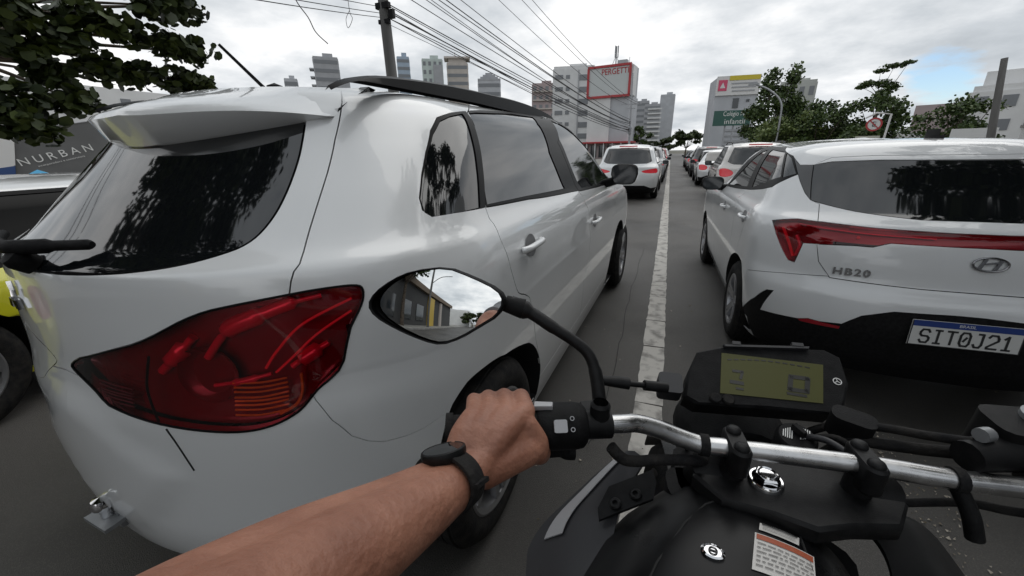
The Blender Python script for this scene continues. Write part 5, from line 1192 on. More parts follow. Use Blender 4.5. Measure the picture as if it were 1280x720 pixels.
RX0, RX1 = -5.9, 4.7
grid_sheet('road', RX0, RX1, -90, 170, 0, M_road)
for nm, x0, x1 in (('left_pavement', -11, RX0 - .15), ('right_pavement', RX1 + .15, 9)):
    m = MB(); m.box(((x0 + x1) / 2, 40, .055), (x1 - x0, 260, .13)); structure(m.build(nm, M_side))
for nm, x in (('left_kerb', RX0 - .075), ('right_kerb', RX1 + .075)):
    m = MB()
    for k in range(150): m.box((x, -80 + k * 1.6, .058), (.146, 1.585, .145))
    structure(m.build(nm, M_concrete))
# worn white lane line: cracked segments
M_line = vary(principled("worn_road_paint", (.6, .6, .58), .75), 9, (.20, .19, .175), (.47, .45, .415), .34, .52, 9, bump=.3, bscale=120)
m = MB(); rnd = random.Random(5); y = -12.0; x0 = .035
while y < 90:
    L = rnd.uniform(.22, .75) if y < 14 else 2.0; g = rnd.uniform(.004, .016) if y < 14 else .0
    n = max(2, int(L / .07)) if y < 14 else 1; l, r = [], []
    for k in range(n + 1):
        yy = y + (L - g) * k / n; w = .073; l.append((x0 - w + rnd.uniform(-.006, .004), yy + rnd.uniform(-.008, .008) * (k in (0, n)), .004)); r.append((x0 + w + rnd.uniform(-.004, .006), yy + rnd.uniform(-.008, .008) * (k in (0, n)), .004))
    m.add(l + r, [(k, n + 1 + k, n + 2 + k, k + 1) for k in range(n)]); y += L
structure(m.build('lane_line', M_line))
m = MB(); y = 9
while y < 90: m.box((-2.78, y, .004), (.11, 2.0, .002)); y += 6
structure(m.build('lane_dashes', M_line))
# gutter seam beside the line, dry leaves and grit on the asphalt
m = MB()
for pts in ([(-.22, 1.6), (-.20, 2.6), (-.23, 3.9), (-.21, 6.0)],):
    P = spline([(a, b_, .003) for a, b_ in pts], 8); P = [q + Vector((rnd.uniform(-.012, .012), 0, 0)) for q in P]
    w = .0022; m.add([q + Vector((-w, 0, 0)) for q in P] + [q + Vector((w, 0, 0)) for q in P], [(i, len(P) + i, len(P) + i + 1, i + 1) for i in range(len(P) - 1)])
structure(m.build('road_crack', M_liner))
M_litter = vary(principled("dry_leaf_litter", (.3, .25, .18), .9), 3, (.12, .095, .06), (.40, .36, .30), island=True)
m = MB(); rnd = random.Random(11)
for k in range(520):
    if k < 300: x, yy = rnd.gauss(1.08, .09), rnd.uniform(1.25, 2.2)
    elif k < 420: x, yy = rnd.uniform(-.45, .5), rnd.uniform(.4, 3)
    else: x, yy = rnd.uniform(-2.5, 2.5), rnd.uniform(2, 14)
    s = rnd.uniform(.002, .0062) if k < 420 else rnd.uniform(.004, .012); a = rnd.uniform(0, 6.3); c = Vector((x, yy, .005)); u = Vector((math.cos(a), math.sin(a), rnd.uniform(-.3, .3))) * s; v = Vector((-math.sin(a), math.cos(a), rnd.uniform(-.2, .4))) * s * rnd.uniform(.3, .8)
    m.add([c - u - v + UP * .003, c + u - v, c + u + v + UP * .004, c - u + v], [(0, 1, 2, 3)])
structure(m.build('leaf_litter', M_litter), 'stuff')

# ------------------------------------------------------------------ buildings
def block(name, label, cx, cy, w, d, z, mat, rz=0, floors=0, cols=0, style='windows', group=None, cat='building', win=None, roofbox=True, z0=0):
    t = thing(name, label, cat, (cx, cy, 0), rz, group)
    m = MB(); m.box((0, 0, (z + z0) / 2), (w, d, z - z0)); m.build('wall', mat, t)
    if roofbox:
        m = MB(); m.box((0, 0, z + .25), (w * .96, d * .96, .5)); m.box((w * .1, 0, z + .5 + z * .02), (w * .4, d * .5, z * .04)); m.build('roof', mat, t)
    win = win or M_window
    if floors and style == 'bands':
        for k in range(floors):
            zc = z0 + (z - z0) * (k + .55) / floors; m = MB(); m.box((0, -d / 2 - .02, zc), (w * .92, .12, (z - z0) / floors * .42)); m.box((w / 2 + .02, 0, zc), (.12, d * .9, (z - z0) / floors * .42)); m.box((-w / 2 - .02, 0, zc), (.12, d * .9, (z - z0) / floors * .42)); m.build('window_band', win, t)
    elif floors:
        for k in range(floors):
            for c in range(cols):
                xc = -w / 2 + w * (c + .5) / cols; zc = z0 + (z - z0) * (k + .55) / floors; m = MB(); m.box((xc, -d / 2 - .01, zc), (w / cols * .52, .10, (z - z0) / floors * .48)); m.build('window', win, t)
    return t
F_beige, F_grey, F_white, F_dark, F_blue, F_green, F_brown = facade('beige_facade', (.42, .38, .35)), facade('grey_facade', (.38, .39, .41)), facade('white_facade', (.60, .60, .59)), facade('dark_facade', (.31, .315, .33)), facade('blue_glass_facade', (.30, .36, .43)), facade('green_white_facade', (.42, .47, .45)), facade('brown_facade', (.34, .28, .28))  # tower tones raised, distance haze is put into their colour
M_wgrey = principled('pale_grey_window', (.19, .20, .215), .3)  # even pale grey, lighter than the window glass
TG = 'towers on the skyline'
def yaw(x, y): return math.atan2(-x, y) * 1.0
def tower(name, label, x, y, w, z, mat, floors, cols, style, win=None, d=None): return block(name, label, x, y, w, d or w * .8, z, mat, yaw(x, y), floors, cols, style, TG, 'tower', win or M_wgrey)
t = tower('apartment_tower', 'dark grey stepped apartment tower, leftmost tall one above the SUV roof', -151.4, 159.5, 10.6, 42.5, F_dark, 12, 3, 'bands')
m = MB(); m.box((6.5, 0, 17), (5, 9, 34)); m.build('lower_wing', F_dark, t)
m = MB()
for k in range(11): m.box((-6.2, -1, 5 + k * 3.3), (2.0, 6, .5))
m.build('balcony', F_grey, t)
tower('apartment_tower', 'top of a low grey tower between the spoiler and the stepped tower', -192, 175.5, 6.4, 39.2, F_grey, 9, 3, 'bands')
tower('office_tower', 'slim blue glass tower just right of the utility pole', -141.6, 206, 6.6, 50.6, F_blue, 14, 3, 'bands')
t = tower('office_tower', 'pale green and dark glass tower right of the slim blue one', -118.2, 197.3, 10.4, 45.7, F_green, 12, 4, 'windows')
m = MB(); m.box((2.6, -4.3, 22), (4.6, .5, 43)); m.build('glass_panel', F_dark, t)
t = tower('apartment_tower', 'beige tower with a flared flat crown', -111.8, 212.3, 11.2, 46, F_beige, 12, 4, 'bands')
m = MB(); m.box((0, 0, 48.8), (13.6, 10, .9)); m.box((0, 0, 47.4), (9, 8, 2.2)); m.box((-1, 0, 50.6), (.3, .3, 3)); m.build('crown_slab', F_beige, t)
t = tower('office_tower', 'low dark tower with a pyramid of striped floors', -80.5, 183, 10.2, 31.5, F_grey, 9, 4, 'bands', M_wgrey)
m = MB()
for k in range(4): m.box((0, 0, 32.2 + k * .9), (10.2 - k * 2.3, 8 - k * 1.8, .88))
m.build('stepped_roof', F_dark, t)
t = tower('apartment_tower', 'brown tower behind the wires with pale balconies', -51.3, 172.5, 9.8, 27, F_brown, 8, 4, 'windows')
m = MB()
for k in range(8): m.box((0, -4.3, 2 + k * 3.2), (9, 1.0, .5))
m.build('balcony', F_beige, t)
tower('apartment_tower', 'grey tower with rounded top left of the striped balcony tower', -17.1, 249, 7.2, 26.5, F_dark, 9, 3, 'bands')
t = tower('apartment_tower', 'tower with many white balcony slabs near the end of the road', -10.7, 229.7, 7.7, 22.8, F_dark, 9, 2, 'bands')
m = MB()
for k in range(10): m.box((1.2, -3.4, 2 + k * 2.1), (6.6, 1.2, .7))
m.build('balcony', F_white, t)
tower('office_tower', 'plain tall grey slab tower, rightmost at the end of the road', -4.4, 260, 7.8, 30.2, F_grey, 0, 0, 'bands')
# white building with window strips and the framed billboard building
t = block('white_building', 'white six-storey building with dark window strips beside the framed billboard', -21.0, 93, 8.6, 8, 17.4, F_white, .22, 0)
for k in range(7):
    zc = 2.2 + k * 2.25
    m = MB(); m.box((2.6, -4.02, zc), (2.9, .16, 1.05)); m.build('window_strip', M_wgrey, t)
    m = MB(); m.box((-3.0, -4.02, zc + .2), (1.6, .16, .8)); m.box((-1.2, -4.02, zc + .2), (.8, .16, .7)); m.build('window', M_wgrey, t)
m = MB(); m.box((1.0, -4.05, 8.6), (.22, .2, 17)); m.build('drain_pipe', F_dark, t)
t = thing('billboard_building', 'pale building under a big red-framed blank billboard with a mast on top', 'building', (-10.3, 76.6, 0), -.14)
m = MB(); m.box((-1.5, 0, 6.4), (3.9, 6, 7.2)); m.build('wall', F_white, t)
m = MB(); m.box((2.0, .3, 6.4), (3.1, 6, 7.2)); m.build('side_wall', F_grey, t)
m = MB(); m.box((0, 0, 12.4), (6.9, 5.6, 4.6)); m.build('upper_wall', F_grey, t)
M_bill = facade('faded_billboard', (.44, .46, .46), .3, .9); M_rframe = principled('red_frame', (.42, .045, .05), .55)
m = MB(); m.box((0, -3.06, 12.2), (6.8, .18, 4.2)); m.build('billboard_face', M_bill, t)
m = MB()
for cx, cz, w_, h_ in ((0, 14.5, 7.2, .35), (0, 9.95, 7.2, .35), (-3.5, 12.2, .35, 4.4), (3.45, 12.2, .3, 4.4)): m.box((cx, -3.16, cz), (w_, .3, h_))
m.build('billboard_frame', M_rframe, t)
m = MB(); m.box((3.75, -1.6, 12.2), (.3, 2.6, 4.4)); m.build('frame_side', F_white, t)
text_mesh('PERGETTI', 1.25, mat4(frame((1, 0, 0), (0, -1, 0)), (1.0, -3.19, 13.62)), .02, 'sign_lettering', M_rframe, t, width=4.4)
m = MB(); m.box((0, -2.3, 2.75), (9.4, 3, .25)); m.build('awning', M_rframe, t)
m = MB(); m.box((0, 0, 1.35), (9.2, 4.2, 2.6)); m.build('shop_wall', F_brown, t)
for k in range(6): m = MB(); m.box((-3.9 + k * 1.55, -2.16, 1.3), (1.1, .12, 2.0)); m.build('shop_window', M_window, t)
for k in range(7): m = MB(); m.box((-4.6 + k * 1.5, -3.6, 1.35), (.14, .14, 2.6)); m.build('awning_post', F_white, t)
m = MB(); m.tube([(.0, .5, 14.6), (.0, .5, 18.0)], .10, 8); m.tube([(-.9, .5, 14.6), (-.1, .5, 16.4)], .05, 6); m.tube([(.9, .5, 14.6), (.1, .5, 16.4)], .05, 6)
for a in range(3):
    q = Vector((.28 * math.cos(a * 2.1), .5 + .28 * math.sin(a * 2.1), 17.5)); m.box(q, (.16, .16, 1.1)); m.box(q - UP * .9, (.14, .14, .6))
m.box((1.2, .6, 15.3), (1.6, 1.2, 1.0)); m.tube([(2.3, .5, 14.7), (2.3, .5, 16.2)], .05, 6); m.build('antenna_mast', M_metal, t)
# right side
t = block('signboard_building', 'pale building with a pink and yellow billboard across its top', 7.75, 72.0, 5.6, 5, 11.0, F_grey, .10, 0, roofbox=False)
M_pink, M_ysign, M_panel = principled('pink_logo', (.62, .08, .16), .5), principled('yellow_band', (.62, .50, .04), .5), principled('white_panel', (.68, .67, .66), .5)
m = MB(); m.box((0, -2.62, 9.9), (5.6, .2, 2.5)); sg_ = m.build('sign_panel', M_panel, t)
m = MB(); m.rbox((-2.0, -2.76, 9.95), (1.15, .06, 1.4), .03); m.build('pink_square', M_pink, sg_)
m = MB(); m.add([(-2.35, -2.80, 9.6), (-1.65, -2.80, 9.6), (-2.0, -2.80, 10.35)], [(0, 1, 2)]); m.build('logo_mark', M_panel, sg_)
m = MB(); m.box((.75, -2.76, 10.85), (3.9, .06, .6)); m.build('yellow_header', M_ysign, sg_)
for k in range(3): m = MB(); m.box((.75, -2.76, 10.15 - k * .48), (3.3 - k * .2, .05, .16)); m.build('print_line', F_dark, sg_)
m = MB(); m.box((.05, -2.54, 7.6), (.75, .14, 1.3)); m.build('window', M_window, t)
m = MB(); m.box((1.6, -2.54, 7.9), (.4, .14, .3)); m.build('window', M_window, t)
for k in range(5): m = MB(); m.box((.9, -2.56, 1.0 + k * .75), (3.4, .16, .3)); m.build('louvre', F_dark, t)
t = thing('green_sign', 'dark green school billboard with white lettering on two posts', 'billboard', (6.75, 59.6, 0), .10)
M_gsign = principled('green_board', (.035, .105, .085), .5)
m = MB(); m.box((0, 0, 5.02), (4.2, .25, 1.75)); m.build('sign_board', M_gsign, t)
for x in (-.6, .35): m = MB(); m.tube([(x, .2, 0), (x, .2, 4.3)], .10, 8); m.build('post', F_dark, t)
text_mesh('Colégio Na', .78, mat4(frame((1, 0, 0), (0, -1, 0)), (.25, -.14, 5.5)), .01, 'sign_lettering', M_whitepaint, t, width=2.6)
text_mesh('infantil', .85, mat4(frame((1, 0, 0), (0, -1, 0)), (.35, -.14, 4.6)), .01, 'sign_lettering', M_whitepaint, t, width=2.3)
block('grey_building', 'grey four-storey building behind the street trees, flat roof', 24.2, 110, 6.6, 8, 14.1, facade('grey_green_facade', (.36, .37, .35)), -.2, 4, 4, 'windows', None, 'building', M_wgrey)
t = block('hillside_building', 'white stepped apartment building at the right edge behind the wall', 32.0, 54, 10.5, 8, 6.0, F_white, -.5, 3, 6, 'windows', None, 'building', M_wgrey)
m = MB(); m.box((-1.6, .5, 7.0), (6, 6, 1.6)); m.build('upper_storey', F_white, t)
m = MB(); m.box((-7.0, .6, 2.7), (3.6, 6, 5.2)); m.build('brown_wing', F_brown, t)
block('low_building', 'low white shed with a dark window beyond the no-stopping sign', 24.5, 58, 5.6, 5, 2.75, F_white, -.35, 1, 2, 'windows', None, 'building', M_wgrey, False)
t = thing('white_gate_pillar', 'white block wall end right of the leaning tree, dark slot beside it', 'wall', (11.2, 22.2, 0), -.5)
m = MB(); m.box((0, 0, 1.0), (1.25, .4, 2.0)); m.build('wall', F_white, t)
t = thing('white_wall', 'plain white boundary wall at the right edge of the street', 'wall', (14.2, 18.4, 0), -.5)
m = MB(); m.box((0, 0, .98), (6.6, .3, 1.9)); m.build('wall', F_white, t); m = MB(); m.box((0, 0, 1.96), (6.7, .4, .08)); m.build('coping', M_concrete, t)
# far left: hoarding with lettering
NA = math.radians(-68); NO = Vector((40 * math.sin(NA), 40 * math.cos(NA), 0)); NE = Vector((math.cos(NA), -math.sin(NA), 0)); NNv = Vector((-math.sin(NA), -math.cos(NA), 0))
t = thing('hoarding', 'grey building-site hoarding lettered NURBAN, climbing a side street', 'hoarding', NO, 0)
def nw(a, z): return NE * (a * 2.5) + UP * (1.368 + (z - 1.368) * 2.5)
M_hoard = vary(principled('grey_hoarding', (.135, .135, .135), .6), .5, (.115, .115, .115), (.15, .15, .148))
m = MB(); A = [nw(-1.25, .2), nw(3.6, .2), nw(3.6, 2.90), nw(1.27, 2.44), nw(-.73, 2.03)]
m.add(A + [q - NNv * .2 for q in A], [(0, 1, 2, 3, 4), (9, 8, 7, 6, 5), (2, 3, 8, 7), (3, 4, 9, 8), (4, 0, 5, 9), (0, 1, 6, 5)]); m.build('panel', M_hoard, t)
RT_ = frame(NE * math.cos(.262) + UP * math.sin(.262), NNv)
text_mesh('NURBAN', .62, mat4(RT_, nw(-.17, 1.475) + NNv * .04), .01, 'lettering', M_whitepaint, t, spacing=1.5, width=3.55)
text_mesh('incorporadora e construtora', .15, mat4(RT_, nw(-.12, 1.325) + NNv * .04), .004, 'small_lettering', M_whitepaint, t, width=2.3)
m = MB(); m.tube([A[3] + UP * .03, A[4] + UP * .03], .05, 6); m.tube([A[2] + UP * .03, A[3] + UP * .03], .05, 6); m.build('top_rail', M_silver, t)
t = thing('site_board', 'white and blue board at the left edge beside the grey hoarding', 'board', NO, 0)
m = MB(); A = [nw(-.93, 1.24), nw(-2.3, 1.0), nw(-2.3, 1.9), nw(-.75, 1.98)]; m.add([q + NNv * .15 for q in A] + [q for q in A], [(0, 1, 2, 3), (7, 6, 5, 4), (0, 4, 5, 1), (3, 7, 4, 0)]); m.build('white_panel', M_panel, t)
m = MB(); A = [nw(-1.05, .7), nw(-2.3, .5), nw(-2.3, .99), nw(-.935, 1.23)]; m.add([q + NNv * .15 for q in A] + [q for q in A], [(0, 1, 2, 3), (7, 6, 5, 4), (0, 4, 5, 1)]); m.build('blue_panel', principled('blue_board', (.03, .07, .2), .5), t)
t = thing('blue_canopy', 'small bright blue pointed canopy in front of the grey hoarding', 'canopy', (-17.0, 6.1, 0), 0)
m = MB(); k_ = 2.0; P = [Vector((-17.1, 5.64, .81)), Vector((-16.94, 6.1, .97)), Vector((-16.78, 6.54, .83))]; ap = P[1] - Vector((17.0 * -1, 0, 0)) * 0
q0, q1, q2 = [Vector((q.x + 17.0, q.y - 6.1, q.z)) for q in P]; back = Vector((-.9, .35, 0))
m.add([q0, q2, q2 + back, q0 + back, q1 + back * .5 + UP * .12], [(0, 1, 4), (1, 2, 4), (2, 3, 4), (3, 0, 4)]); m.build('canopy_cloth', principled('blue_cloth', (.06, .30, .50), .7), t)
m = MB()
for q in (q0, q2, q2 + back, q0 + back): m.tube([(q.x, q.y, 0), (q.x, q.y, q.z)], .02, 6)
m.build('canopy_pole', M_metal, t)
t = block('white_hill_building', 'white building with small windows rising behind the grey hoarding', -62, 27.5, 9, 22, 8.6, F_white, 0, 0, roofbox=False)
for y, z in ((-6, 5.6), (-4.4, 6.4), (-3, 5.2), (-1.4, 6.2), (.4, 5.4), (2.2, 6.6), (4.4, 5.8)): m = MB(); m.box((4.53, y, z + .8), (.12, .9, .45)); m.build('window', M_wgrey, t)
t = block('white_tall_building', 'tall white building seen through the overhanging leaves at upper left', -72, 18, 12, 9, 16, F_white, 0, 0)
for k in range(5): m = MB(); m.box((6.05, 0, 4 + k * 2.6), (.14, 7, .9)); m.build('window_band', M_wgrey, t)

# ------------------------------------------------------------------ poles, wires, lamps, sign
t = thing('utility_pole', 'thick concrete utility pole rising behind the SUV roof, wires clamped on', 'pole', (-7.64, 10.52, 0))
m = MB(); m.tube([(.03, .02, 0), (-.02, -.02, 4.5), (-.09, -.05, 9.2)], [.17, .145, .11], 14); m.build('shaft', M_pole, t, 60)
m = MB(); m.box((0, 0, 8.2), (2.0, .1, .12)); m.build('cross_arm', F_dark, t)
for c_, s_ in (((0, -.1, 5.15), (.42, .12, .14)), ((0, -.1, 4.78), (.34, .10, .1)), ((.22, -.05, 4.95), (.14, .12, .2))):
    m = MB(); m.box(c_, s_); m.build('cable_bracket', M_trim, t)
m = MB()
for x in (-.9, -.45, .45, .9): m.lathe([(.03, 0), (.06, .04), (.03, .08), (.05, .12), (.001, .14)], 10, c=(x, 0, 8.26))
m.build('insulator', M_concrete, t, 40)
t2 = thing('utility_pole', 'slim distant utility pole with crossarm at the edge of the framed billboard', 'pole', (-5.75, 61.8, 0))
m = MB(); m.tube([(.2, 0, 0), (.05, 0, 5), (-.1, 0, 11.3)], [.17, .14, .10], 10); m.build('shaft', F_dark, t2, 60)
m = MB(); m.box((0, 0, 7.45), (2.7, .12, .14)); m.build('cross_arm', F_dark, t2)
m = MB(); m.box((0, 0, 6.9), (1.2, .1, .1)); m.build('cross_arm', F_dark, t2)
m = MB(); m.box((.1, -.25, 4.0), (.5, .4, .8)); m.build('transformer', F_dark, t2)
M_wire = principled('black_cable', (.02, .02, .022), .6)
def wire(a, b, sag, r, label, grp, n=28):
    a, b = Vector(a), Vector(b); m = MB(); pts = [a + (b - a) * (i / n) - UP * sag * 4 * (i / n) * (1 - i / n) for i in range(n + 1)]; m.tube(pts, [r * (1 + 2.2 * i / n) for i in range(n + 1)], 6)
    o = m.build('cable', M_wire); set_tags(o, label, 'cable', grp); return o
WG = 'cables strung between the utility poles'
wl_ = 'thin black cable strung between the two utility poles on the left'
for i, (za, xa, zb, xb, sg_, r) in enumerate(((5.02, .18, 4.2, .05, .6, .013), (4.86, .12, 4.0, .0, .15, .011), (6.15, .1, 5.1, .0, .35, .012), (5.85, .25, 4.9, .1, .6, .010), (6.6, .2, 5.5, .0, .5, .010), (5.18, .15, 4.3, .1, .30, .014), (5.10, .22, 4.5, -.1, .45, .010), (4.92, .28, 4.1, 0, .35, .016), (4.82, .2, 3.9, .1, .55, .012), (4.72, .1, 3.7, .1, .2, .007), (8.35, .9, 7.5, 1.2, .9, .008), (8.35, .45, 7.5, .6, .8, .008), (8.35, -.45, 7.5, -.6, .8, .008), (6.3, .15, 5.2, .1, .5, .014), (6.0, .2, 5.0, .1, .75, .009), (5.6, .2, 4.7, .0, .4, .011))):
    wire((-7.64 + xa, 10.45, za), (-5.75 + xb, 61.8, zb), sg_, r, wl_, WG)
for za in (5.15, 4.9, 5.0): wire((-7.75, 10.45, za), (-14.5, -1.0, za + .7 + (za - 5) * 2), .35, .008, 'thin black cable running left from the utility pole out of frame', 'cables running left from the utility pole')
m = MB(); m.tube(spline([(-8.35, 7.9, 5.3), (-8.22, 8.04, 4.68), (-8.08, 8.18, 4.36), (-8.0, 8.26, 4.08), (-7.84, 8.42, 3.86)], 6), .011, 6); o = m.build('loose_cable', M_wire); set_tags(o, 'loose cable end dangling in the sky left of the utility pole', 'cable')
m = MB(); m.tube(spline([(-7.39, 8.8, 5.6), (-7.41, 8.8, 4.62), (-7.37, 8.82, 4.42), (-7.46, 8.74, 4.22), (-7.48, 8.73, 4.4), (-7.41, 8.8, 4.58)], 6), .006, 6); o = m.build('cable_loop', M_wire); set_tags(o, 'small loop of cable hanging close left of the utility pole', 'cable')
t = thing('street_lamp', 'curved-arm street lamp in front of the right-hand trees', 'street lamp', (7.5, 37.25, 0))
m = MB(); m.tube(spline([(0, 0, 0), (0, 0, 3.5), (-.2, .05, 4.7), (-1.0, .2, 5.5), (-1.9, .33, 5.95)], 6), .065, 8); m.build('post', M_metal, t, 60)
m = MB(); m.rbox((-2.1, .36, 6.0), (.7, .25, .12), .08); m.build('lamp_head', M_metal, t)
t = thing('right_utility_pole', 'leaning grey pole rising at the right edge behind the white blocks', 'pole', (10.42, 19.5, 0)); t.name = 'utility_pole'
m = MB(); m.tube([(.05, 0, 0), (-.05, 0, 1.3), (-.40, .1, 4.08)], [.13, .115, .085], 12); m.build('shaft', M_pole, t, 60)
t = thing('no_stopping_sign', 'round red-ringed no-stopping sign in a white frame above the white hatchback', 'road sign', (7.45, 20.7, 0), -.35)
m = MB(); m.tube([(.30, 0, 0), (.38, 0, 2.55), (-.05, 0, 2.62), (-.35, 0, 2.45)], .035, 8); m.build('frame', M_panel, t)
RS_ = frame((1, 0, 0), (0, -1, 0)); m = MB(); m.lathe([(.0001, .0), (.25, .0), (.25, -.02), (.0001, -.02)], 32, c=(-.05, -.06, 2.2), rot=RS_); m.build('sign_disc', M_panel, t)
m = MB(); m.lathe([(.25, .004), (.25, .008), (.19, .008), (.19, .004)], 32, c=(-.05, -.06, 2.2), rot=RS_); m.box((-.05, -.07, 2.2), (.4, .006, .035), Matrix.Rotation(math.radians(45), 3, 'Y')); m.build('red_ring', M_rframe, t)
text_mesh('E', .26, mat4(RS_, (-.05, -.068, 2.2)), .002, 'sign_lettering', M_ink, t)
m = MB(); m.box((-.15, -.03, 1.62), (.75, .03, .32)); m.build('lower_board', principled('pale_board', (.5, .5, .42), .6), t)

# ------------------------------------------------------------------ trees
def leaves(mb, rnd, c, rad, n, size, flat=1.0):
    c = Vector(c)
    for _ in range(n):
        while True:
            p = Vector((rnd.uniform(-1, 1), rnd.uniform(-1, 1), rnd.uniform(-1, 1)))
            if p.length <= 1: break
        p = p * (0.55 + .45 * rnd.random()) if p.length > .3 else p
        q = c + Vector((p.x * rad[0], p.y * rad[1], p.z * rad[2])); s = size * rnd.uniform(.6, 1.3)
        u = Vector((rnd.gauss(0, 1), rnd.gauss(0, 1), rnd.gauss(0, .5 * flat))).normalized(); w = u.orthogonal().normalized(); a = rnd.uniform(0, 6.3); w = (w * math.cos(a) + u.cross(w) * math.sin(a)); k = w * s * .42
        mb.add([q - u * s * .5, q - u * s * .1 + k, q + u * s * .35 + k * .8, q + u * s * .5, q + u * s * .35 - k * .8, q - u * s * .1 - k], [(0, 1, 2, 3), (0, 3, 4, 5)])
def tree(name, label, base, clusters, size, per, mat, trunk_r, seed, group=None, fork=None, flat=1.0, bark=None):
    """clusters: (centre, radii); limbs run from the trunk's fork to every cluster"""
    rnd = random.Random(seed); base = Vector(base); t = thing(name, label, 'tree', base, 0, group)
    fork = Vector(fork) - base if fork else Vector((0, 0, min(c[0][2] for c in clusters) * .75))
    m = MB(); m.tube(spline([(0, 0, -.05), fork * .5 + Vector((rnd.uniform(-.1, .1), rnd.uniform(-.1, .1), 0)), fork], 5), [trunk_r * (1.15 - .5 * i / 10) for i in range(11)], 12)
    for c, r in clusters:
        e = Vector(c) - base; mid = fork + (e - fork) * .5 + Vector((rnd.uniform(-.2, .2), rnd.uniform(-.2, .2), rnd.uniform(.0, .25))) * (e - fork).length * .3
        P = spline([fork, mid, e], 5); m.tube(P, [trunk_r * (.30 - .26 * i / (len(P) - 1)) for i in range(len(P))], 7)
    m.build('trunk', bark or M_bark, t, 60)
    m = MB()
    for c, r in clusters: leaves(m, rnd, Vector(c) - base, r, int(per * (r[0] * r[1] * r[2]) ** (1 / 1.5)) + 30, size, flat)
    m.build('crown', mat, t); return t
sc_ = 1.25; C0 = Vector((0, 0, 1.368))
TL = [[-5.1, 2.06, 2.48], [-4.94, 2.42, 2.58], [-4.69, 2.87, 2.73], [-5.11, 2.04, 2.25], [-4.99, 2.32, 2.35], [-4.92, 2.67, 2.49], [-4.94, 3.03, 2.47], [-4.99, 3.33, 2.45], [-5.17, 2.16, 2.09], [-5.19, 2.59, 2.19], [-5.23, 2.93, 2.18], [-5.26, 3.28, 2.15], [-5.16, 3.43, 2.15], [-5.07, 1.87, 1.86], [-5.13, 2.24, 1.88], [-5.06, 1.89, 1.62], [-5.0, 1.77, 1.67], [-4.83, 3.21, 2.83], [-4.84, 1.9, 2.51]]
cl = [(tuple(C0 + (Vector(q) - C0) * sc_), (.29, .33, .22)) for q in TL]
tree('street_tree', 'dark-leaved tree whose branches overhang the upper left corner', (-8.7, 1.9, .12), cl, .115, 1500, M_leaf_dark, .16, 1, fork=(-8.3, 2.0, 2.5))
cl = []; rnd = random.Random(21)
for k in range(70):
    a = rnd.uniform(0, 6.28); r = math.sqrt(rnd.random()); c = Vector((-5.3 + 2.4 * r * math.cos(a), -.5 + 2.2 * r * math.sin(a), rnd.uniform(4.4, 7.0)))
    cl.append((tuple(c), (rnd.uniform(.5, .9), rnd.uniform(.6, 1.0), rnd.uniform(.3, .5))))
tree('street_tree', 'tall dark tree left of the large white SUV, mirrored in its rear window', (-7.4, -4.2, .12), cl, .12, 900, M_leaf_dark, .20, 3, fork=(-6.6, -2.6, 4.0))
cl = []
rnd = random.Random(33)
for k in range(70):
    a = rnd.uniform(0, 6.28); r = math.sqrt(rnd.random()); x_, y_, z_ = 5.0 + 2.6 * r * math.cos(a), 2.2 + 4.8 * r * math.sin(a), rnd.uniform(3.6, 7.4)
    if math.atan2(x_ - .9, y_ + .9) < .55: z_ = max(z_, 5.8)
    cl.append(((x_, y_, z_), (rnd.uniform(.5, .85), rnd.uniform(.5, .9), rnd.uniform(.3, .5))))
tree('street_tree', 'dark tree spreading over the right lane, seen in the car windows', (6.6, -1.2, .12), cl, .16, 520, M_leaf_dark, .22, 2, fork=(6.3, -.8, 3.0))
def blob_tree(name, label, x, y, ztop, zbot, w, mat, seed, n=14, size=.45, group=None, per=34, dens=2.4, base_z=0, flat=1.0, trunk=.2):
    rnd = random.Random(seed); cl = []
    for k in range(n):
        u = rnd.uniform(-1, 1); v = rnd.random(); zc = zbot + (ztop - zbot) * v * (1 - .45 * u * u); cl.append(((x + u * w * .40, y + rnd.uniform(-1, 1) * w * .35, zc), (w * rnd.uniform(.15, .25), w * rnd.uniform(.15, .25), (ztop - zbot) * rnd.uniform(.11, .2))))
    return tree(name, label, (x, y, base_z), cl, size, per * dens, mat, trunk, seed, group, fork=(x, y, max(.5, zbot * .8)), flat=flat)
GT = 'trees along the right side of the street'
blob_tree('street_tree', 'mid green tree behind the curved street lamp', 8.2, 44.2, 7.9, 2.2, 4.6, M_leaf_mid, 4, 34, .21, GT, 125)
blob_tree('shrub_tree', 'pale yellow-green bushy tree under the street lamp', 8.8, 39.4, 3.9, .6, 5.2, M_leaf_pale, 5, 34, .17, None, 110, trunk=.08)
blob_tree('street_tree', 'dark dense tree between the pale bushes and the no-stopping sign', 10.7, 38.6, 4.7, .8, 4.0, M_leaf_mid, 6, 32, .18, GT, 130)
blob_tree('street_tree', 'dark rounded tree right behind the no-stopping sign', 12.8, 36.2, 4.8, .6, 4.2, M_leaf_mid, 7, 36, .18, GT, 130)
cl = [((20.6, 56.4, 9.2), (1.3, .9, .30)), ((19.6, 56.6, 8.8), (.8, .8, .25)), ((21.5, 56.0, 9.35), (.7, .8, .2)), ((18.9, 56.9, 7.7), (1.0, .9, .35)), ((20.0, 56.6, 7.6), (1.2, .9, .45)), ((20.8, 56.3, 7.2), (.9, .8, .5)), ((20.2, 56.6, 6.7), (.9, .8, .4)), ((18.4, 57, 7.4), (.6, .7, .25)), ((20.9, 56.2, 5.9), (.8, .8, .4))]
tree('tall_tree', 'tall sparse tree with flat layered clumps against the sky', (20.2, 56.5, 0), cl, .20, 620, M_leaf_mid, .18, 8, None, (20.2, 56.5, 5.8))
